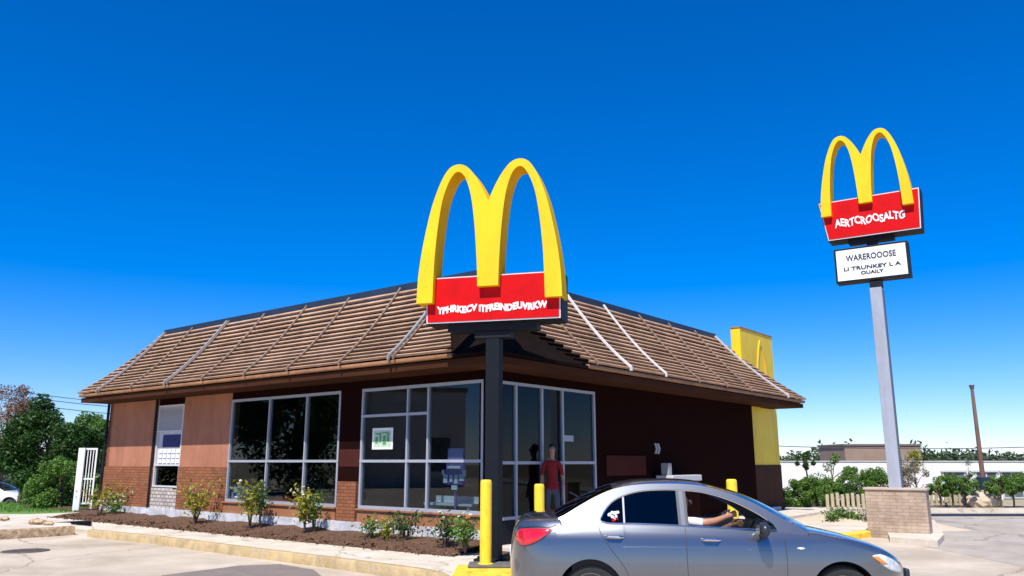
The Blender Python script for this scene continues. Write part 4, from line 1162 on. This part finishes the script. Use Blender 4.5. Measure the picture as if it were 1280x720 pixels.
# poster on window 2
ya, yb = tl(492), tl(461)
q = l2w(-.0, (ya+yb)/2, 2.06)
m = MB(); m.box(-.30,.30,-.004,.004,-.21,.21); PO = m.build('poster', M['white'], origin=(0,0,0)); PO.location = l2w(.02, (ya+yb)/2, 2.10); PO.rotation_euler = (0,0,BROT+R(-90))
tag(PO, 'pale green framed poster stuck inside the corner window, upper left', 'poster')
m = MB()
m.box(-.25,.25,-.008,-.005,-.16,.16); m.build('poster_picture', mat('pale_green_print', (.45,.60,.42), .6, var=.2, scale=12), PO)
m = MB()
for k, (x, z, w, h) in enumerate(((-.20,-.10,.07,.14),(-.08,-.08,.05,.2),(.02,-.12,.09,.18),(.14,-.06,.06,.16),(-.2,.08,.16,.03),(.0,.10,.18,.025))): m.box(x,x+w,-.012,-.009,z,z+h)
m.build('poster_print', M['green'], PO)
# items behind window 1
def item(px, d, name, label, cat, fn_):
    q = inpt(px, d); e = empty(name, q, BROT+R(-90), label, cat); fn_(e); return e
def gift(e):
    m = MB(); m.box(-.20,.20,-.14,.14,.40,.78); m.build('box_body', M['white'], e); m = MB()
    for i in range(3):
        for j in range(3):
            if (i+j) % 2 == 0: m.box(-.19+i*.13,-.07+i*.13,-.146,-.141,.42+j*.12,.53+j*.12)
    m.build('box_print', M['blue'], e)
    m = MB(); m.box(-.3,.3,-.2,.2,.36,.40); m.box(-.25,-.2,-.1,.1,0,.36); m.box(.2,.25,-.1,.1,0,.36); m.build('small_stand', M['seatdark'], e)
item(303, .28, 'gift_box', 'blue and white checked box standing on a low stand inside the wide window', 'box', gift)
def booth(e):
    m = MB(); m.box(-.55,.55,-.2,.2,.38,.52); m.build('seat', M['redseat'], e, bevel=.03)
    m = MB(); m.box(-.55,.55,.15,.25,.3,.62); m.build('backrest', M['redseat'], e, bevel=.03)
    m = MB(); m.box(-.5,.5,-.15,.15,0,.38); m.build('booth_base', M['seatdark'], e)
item(357, .35, 'booth_seat', 'red vinyl booth seat seen through the wide window', 'seat', booth)
def pot(e):
    m = MB(); m.lathe([(0,.36),(.09,.36),(.12,.52),(.10,.52)], 16); m.build('pot', M['redseat'], e)
    m = MB()
    for _ in range(200): m.leaf((random.gauss(0,.1), random.gauss(0,.1), .62+random.gauss(0,.07)), .07)
    m.build('foliage', M['leafd'], e, norm=False)
    m = MB()
    for _ in range(50): m.leaf((random.gauss(0,.13), random.gauss(0,.08), .58+random.gauss(0,.07)), .08)
    m.build('blossom', leafmat('petal_pink', (.6,.2,.25), (.75,.45,.45)), e, norm=False)
    m = MB(); m.box(-.2,.2,-.15,.15,.0,.36); m.build('low_stand', M['seatdark'], e)
item(410, .26, 'potted_plant', 'potted plant with pink blossom inside the right pane of the wide window', 'potted plant', pot)
def table(e):
    m = MB(); m.lathe([(0,.72),(.38,.72),(.40,.74),(.38,.76),(0,.76)], 28); m.build('table_top', mat('table_wood', (.16,.08,.04), .4), e)
    m = MB(); m.tube([(0,0,0),(0,0,.72)], .035); m.lathe([(.25,0),(.25,.02),(.04,.05)], 20); m.build('leg', M['plastic'], e)
item(478, 1.3, 'round_table', 'round brown table inside behind the poster', 'table', table)
item(340, 1.6, 'round_table', 'round brown table deep inside the wide window', 'table', table)
# wall things on the dark side
q = l2w(tr(818), -.03, at(818, 560, 18.5).z)
m = MB()
for k in (0, .13):
    m.add([(k,0,-.12),(k+.07,0,-.12),(k+.14,0,0),(k+.07,0,.12),(k,0,.12),(k+.07,0,0)], [(0,1,2,5),(5,2,3,4)])
    m.add([(k,.02,-.12),(k+.07,.02,-.12),(k+.14,.02,0),(k+.07,.02,.12),(k,.02,.12),(k+.07,.02,0)], [(0,1,2,5),(5,2,3,4)])
ar = m.build('arrow_sign', mat('dull_white', (.45,.42,.42), .6)); ar.location = q; ar.rotation_euler = (0,0,BROT)
tag(ar, 'pale double arrow sign on the dark shaded wall', 'sign')
q = l2w(tr(832), -.35, .2)
V2 = empty('drive_counter', q, BROT, 'white topped service counter against the dark shaded wall behind the silver car', 'counter')
m = MB(); m.box(-.75,.75,-.22,.22,1.0,1.14); m.build('counter_top', mat('dull_counter', (.5,.5,.5), .5), V2, bevel=.02)
m = MB(); m.box(-.68,.68,-.18,.2,0,1.0); m.build('counter_base', M['maroon'], V2)
m = MB(); m.box(-.72,-.55,-.1,.1,1.14,1.42); m.build('counter_screen', mat('dull_grey', (.3,.3,.32), .5), V2, bevel=.02)

# =================================================================== RIGHT BACKGROUND
# island with yellow kerb round the plinth
def isl(name, pix, z, ma): 
    P = [gnd(x, y, z) for x, y in pix]; m = MB(); m.prism([(p.x, p.y) for p in P], -.01, z); return struct(m.build(name, ma)), P
isl('traffic_island', ((1000,668),(1040,667),(1100,661),(1108,662),(1112,671),(1172,676),(1180,668),(1168,650),(1080,646),(1030,636),(985,640)), .12, M['walk'])
kp = [gnd(x, y, .13) for x, y in ((1000,668),(1040,667.5),(1080,663),(1104,659))]
kd = []
for i in range(3):
    for k in range(5): kd.append(kp[i].lerp(kp[i+1], k/5))
kd.append(kp[-1])
kerb('island_yellow_kerb', [(p.x, p.y) for p in kd], .22, .13, M['ycurb'])
for i, (px, py, h, lm, lb) in enumerate(((1040,654,.30,'leafm','small green plant near the car bonnet on the yellow kerbed island'),(1056,653,.36,'leafd','dark green plant in the middle of the yellow kerbed island'),(1072,654,.32,'leafm','green plant closest to the stone plinth on the yellow kerbed island'),(1087,655,.30,'leafp','dry grey plant touching the left side of the stone plinth'))):
    p = gnd(px, py, .12); shrub((p.x, p.y, .12), h, .55, 260, 7, lm, .09, None, lb, 'plants on the kerbed island', 'plant', 'island_plant')
# beige mound behind
m = MB(); rows = []
for i in range(13):
    row = []
    for j in range(17):
        x = 7.2+j*.26; y = 20.2+i*.3; h = .38*math.sin(math.pi*i/12)*math.sin(math.pi*j/16)
        row.append((x, y, .0+h))
    rows.append(row)
m.grid(rows); struct(m.build('sandy_mound', mat('sand', (.55,.44,.32), .9, var=.08, scale=3, bump=.3), smooth=True))
# raised planter line with dark kerb behind the road
m = MB(); m.box(12.2, 60, 27.6, 34.5, -.02, .10); struct(m.build('verge', mat('verge_soil', (.42,.33,.22), .95, c2=(.25,.22,.10), scale=2, bump=.5)))
m = MB(); m.box(12.2, 60, 27.40, 27.6, -.02, .13); struct(m.build('verge_kerb', M['walk']))
m = MB(); m.box(12.6, 60, 25.55, 25.75, 0, .07); 
struct(m.build('dark_kerb', M['navy']))
m = MB(); m.box(6.5, 12.0, 26.2, 32.0, -.02, .10); struct(m.build('verge_left', M['walk']))
# hedge shrubs left of the pole
specs = [(996,29,.68,.95,'leafm'),(1014,29,.70,1.0,'leafm'),(1032,29.5,.70,.9,'leafm'),(1050,30,.65,.8,'leafd'),(1072,31,.66,1.35,'leafm'),(1092,31,.60,1.4,'leafm')]
names = ['leftmost green shrub beside the brown pylon base','dark green shrub second from the brown pylon base','green shrub left of the picket fence','dark low shrub behind the picket fence','tall bright shrub left of the grey pole','tall bright shrub directly behind the grey pole']
for (px, Y, r, h, lm), nm in zip(specs, names):
    p = at(px, 600, Y); tree('hedge_shrub', (p.x, Y, .05), h, r, h*.5, 9000, lm, .08, nm, 'hedge shrubs in front of the white building', .04, 32, 'shrub')
for (px, Y, h, r, nm) in ((1128,31,1.9,.75,'pale dry bush right of the grey pole'),(1145,31.5,1.6,.6,'smaller pale bush right of the other pale bush')):
    p = at(px, 600, Y); tree('dry_bush', (p.x, Y, .05), h, r, h*.45, 1500, 'leafp', .10, nm, 'pale bushes behind the plinth', .05, 16, 'bush')
p = at(1009, 600, 33); tree('slender_tree', (p.x, 33, .0), at(1009,566,33).z, .42, .35, 700, 'leafd', .12, 'slender dark crowned young tree near the yellow pylon', 'trees beyond the road', .05, 8)
p = at(1041, 600, 36); tree('slender_tree', (p.x, 36, -.1), at(1045,565,36).z+.1, .8, .9, 1100, 'leafm', .12, 'small bright open crowned tree left of the brown block building', 'trees beyond the road', .05, 12)
p = at(1135, 600, 38); tree('slender_tree', (p.x, 38, -.3), at(1135,562,38).z+.3, .7, 1.0, 1800, 'leafy', .12, 'yellow green tree in front of the brown block building, right of the pole', 'trees beyond the road', .06, 14)
# topiary row on the right
tx = [(1172,.9,.42,'clipped round tree nearest the stone plinth'),(1187,1.15,.5,'second clipped tree from the stone plinth'),(1203,1.05,.5,'third clipped tree from the stone plinth'),(1247,1.1,.5,'first clipped tree right of the leaning utility pole'),(1263,1.15,.5,'second clipped tree right of the utility pole'),(1279,1.2,.55,'clipped tree cut by the right edge of the picture')]
for px, h, r, nm in tx:
    p = at(px, 600, 28.6); tree('clipped_tree', (p.x, 28.6, .1), h*.95, r*.95, h*.27, 3600, 'leafm', .075, nm, 'row of clipped trees by the road', .035, 28, 'tree')
p = at(1212,600,30); tree('hedge_shrub', (p.x, 30, .1), 1.6, .16, .75, 500, 'leafd', .08, 'narrow upright dark shrub left of the utility pole', 'hedge shrubs in front of the white building', .03, 8, 'shrub')
# cream picket fences
def pickets(x0, x1, Y, label, n):
    e = empty('picket_fence', ((x0+x1)/2, Y, .1), 0, label, 'fence'); L = (x1-x0)/2
    m = MB()
    for k in range(n):
        x = -L+2*L*k/(n-1); m.box(x-.05, x+.05, -.03, .03, 0, .50+.05*((k*7) % 3)/2)
    m.build('pickets', M['cream'], e, bevel=.01)
    m = MB(); m.box(-L, L, .041, .08, .38, .43); m.box(-L, L, .041, .08, .1, .16); m.build('rail', M['rust'], e)
    m = MB(); m.box(-L, L, -.05, .05, -.1, .02); m.build('fence_footing', M['navy'], e)
pickets(at(1032,600,27).x, at(1083,600,27).x, 27, 'cream picket fence left of the stone plinth', 9)
pickets(at(1162,600,29.6).x, at(1232,600,29.6).x, 29.6, 'cream picket fence behind the clipped trees right of the plinth', 13)
# rock heap near the utility pole
for i, (px, s, nm) in enumerate(((1222,.42,'large sandy boulder left of the utility pole foot'),(1236,.35,'sandy boulder right of the utility pole foot'))):
    p = at(px, 630, 28.9); m = MB(); m.ball((0,0,0), s, 8, (1.3,.8,.75)); m.v = [(a+random.uniform(-.03,.03), b+random.uniform(-.03,.03), c_+random.uniform(-.03,.03)) for a, b, c_ in m.v]
    o = m.build('boulder', mat('boulder_sand', (.55,.42,.30), .9, var=.12, scale=4, bump=.5)); o.location = (p.x, 28.9, .1+s*.45); tag(o, nm, 'boulder', 'boulders by the utility pole')
# utility pole + wire
p = at(1229, 600, 30); top_ = at(1214.5, 482, 30)
U = empty('utility_pole', (p.x, 30, 0), 0, 'leaning weathered wooden utility pole at the right', 'utility pole')
dxu = top_.x - p.x
m = MB(); m.tube([(0,0,-.1), (dxu*.5,0,top_.z*.5), (dxu,0,top_.z)], [.095,.075,.055], 10); m.build('pole_shaft', M['pole'], U, smooth=True)
m = MB(); m.tube([(dxu,0,top_.z-.12),(dxu,0,top_.z+.02)], [.07,.10], 8); m.build('pole_cap', M['rust'], U)
m = MB(); m.box(-.18,.16,-.15,.15,.6,1.1); m.build('meter_box', M['navy'], U, bevel=.02)
def wire(a_, b_, r, label, sag=.3):
    m = MB(); a_, b_ = Vector(a_), Vector(b_); mid = (a_+b_)/2
    m.tube([tuple(a_.lerp(b_, t/20) - Vector((0,0,sag*4*(t/20)*(1-t/20)))) for t in range(21)], r, 5)
    o = m.build('overhead_wire', M['seam'], origin=tuple(mid)); tag(o, label, 'wire'); return o
wire(at(960,557,60), at(1360,556,60), .03, 'single dark wire crossing the sky above the white building', .25)
for (ya_, yb_, nm) in ((483,503,'upper wire left of the restaurant roof'),(489,508,'middle wire left of the restaurant roof'),(497,517,'lowest wire left of the restaurant roof')):
    wire(at(-60,ya_-8,50), at(190,yb_+4,50), .025, nm, .2)
# white building
WX0, WX1 = at(940,590,56).x, at(1420,590,56).x
zt_ = at(1200,577.0,56).z
WB = empty('white_building', ((WX0+WX1)/2, 56, -1.4), 0, 'long low white building behind the hedges on the right', 'building')
h_ = zt_+1.4; L = (WX1-WX0)/2
m = MB(); m.box(-L, L, 0, 8, 0, h_); m.build('wall', M['wall_white'], WB)
m = MB(); m.box(-L-.05, L+.05, -.06, 8.1, h_, h_+.05); m.build('roof_edge', mat('roof_edge_grey', (.62,.58,.52), .8, var=.1), WB)
cxw = (WX0+WX1)/2
for px0, px1 in ((1177,1206),(1218,1246),(1250,1277),(1302,1330)):
    a_ = at(px0, 590, 56).x-cxw; b_ = at(px1, 590, 56).x-cxw
    m = MB(); m.box(a_-.08, b_+.08, -.14, -.0, 1.4-.35+1.3, 1.4-.35+1.42); m.box(a_, a_+.1, -.06, 0, .7, 2.35); m.box(b_-.1, b_, -.06, 0, .7, 2.35); m.box(a_, b_, -.06, 0, .62, .7)
    m.box(a_, b_, -.05, 0, 1.9, 1.98); m.box((a_+b_)/2-.04, (a_+b_)/2+.04, -.055, 0, .7, 2.35)
    w = m.build('window', mat('far_frame', (.5,.5,.5), .6), WB)
    m = MB(); m.box(a_+.05, b_-.05, -.03, -.01, .66, 2.36); m.build('pane', M['winfar'], w)
# brown block building behind
bx0, bx1 = at(1057,575,72).x, at(1152,575,72).x
bt = at(1100, 557, 72).z
BB = empty('brown_building', ((bx0+bx1)/2, 72, -1.5), 0, 'square brown block building rising behind the white building and the grey pole', 'building')
L = (bx1-bx0)/2
m = MB(); m.box(-L, L, 0, 6, 0, bt+1.5); m.build('wall', M['wall_brown'], BB)
m = MB(); m.box(-L-.1, L+.1, -.1, 6.1, bt+1.5, bt+1.65); m.build('roof_edge', mat('brown_edge', (.20,.14,.11), .8), BB)
# far trees
m = MB()
random.seed(11)
for k in range(520):
    x = random.uniform(10, 230); Y = random.uniform(105, 150); h = random.uniform(3.0, 4.3) + (1.2 if random.random() < .1 else 0)
    cx_, cz_ = x, h/2-1.4
    for _ in range(150):
        d = Vector((random.gauss(0,1), random.gauss(0,1), random.gauss(0,1))).normalized()*random.random()**.4
        m.leaf((cx_+d.x*2.2, Y+d.y*1.5, -1.6+(h+1.0)*.5+d.z*(h+1.0)*.5), .8)
tag(m.build('distant_woods', M['leafblue'], norm=False), 'far off line of green trees along the horizon at the right', 'woods', kind='stuff')
m = MB()
for k in range(120):
    x = random.uniform(-110, -12); Y = random.uniform(60, 90); h = random.uniform(1.6, 2.8)
    for _ in range(140):
        d = Vector((random.gauss(0,1), random.gauss(0,1), random.gauss(0,1))).normalized()*random.random()**.4
        m.leaf((x+d.x*2.0, Y+d.y*1.5, -1.6+(h+.6)*.5+d.z*(h+.6)*.5), .5)
tag(m.build('distant_hedgerow', M['leafblue'], norm=False), 'far off green hedgerow behind the trees at the left', 'woods', kind='stuff')

# =================================================================== LIGHT, SKY, CAMERA
EL, PHI = R(56), R(20)
sdir = Vector((-math.sin(PHI)*math.cos(EL), -math.cos(PHI)*math.cos(EL), math.sin(EL)))
ld = bpy.data.lights.new('sun', 'SUN'); ld.energy = 5.0; ld.angle = R(.5); ld.color = (1, .955, .88)
lo = bpy.data.objects.new('sun', ld); col.objects.link(lo); lo.rotation_euler = (-sdir).to_track_quat('-Z', 'Y').to_euler()
w = bpy.data.worlds.new('World'); sc.world = w; w.use_nodes = True
t = w.node_tree; bg = t.nodes['Background']; sky = t.nodes.new('ShaderNodeTexSky'); sky.sky_type = 'NISHITA'
sky.sun_disc = False; sky.sun_elevation = EL; sky.sun_rotation = R(200); sky.altitude = 200; sky.air_density = 1.0; sky.dust_density = .0; sky.ozone_density = 2.5
hs = t.nodes.new('ShaderNodeHueSaturation'); hs.inputs['Saturation'].default_value = 1.35; hs.inputs['Value'].default_value = 1.0
mxs = t.nodes.new('ShaderNodeMix'); mxs.data_type = 'RGBA'; mxs.blend_type = 'MULTIPLY'; mxs.inputs['Factor'].default_value = 1; mxs.inputs['B'].default_value = (.76,.845,1.17,1)
t.links.new(sky.outputs[0], mxs.inputs['A']); t.links.new(mxs.outputs['Result'], hs.inputs['Color']); t.links.new(hs.outputs[0], bg.inputs['Color']); bg.inputs['Strength'].default_value = .108
cd = bpy.data.cameras.new('camera'); cam = bpy.data.objects.new('camera', cd); col.objects.link(cam); sc.camera = cam
cd.sensor_fit = 'HORIZONTAL'; cd.sensor_width = 36; cd.lens = 36*F_PX/1280; cd.clip_end = 6000; cd.clip_start = .1
cam.location = (0, 0, CAMZ); cam.rotation_euler = (R(90)+PITCH, 0, 0)
sc.view_settings.view_transform = 'Standard'; sc.view_settings.look = 'None'; sc.view_settings.exposure = .42; sc.view_settings.gamma = 1
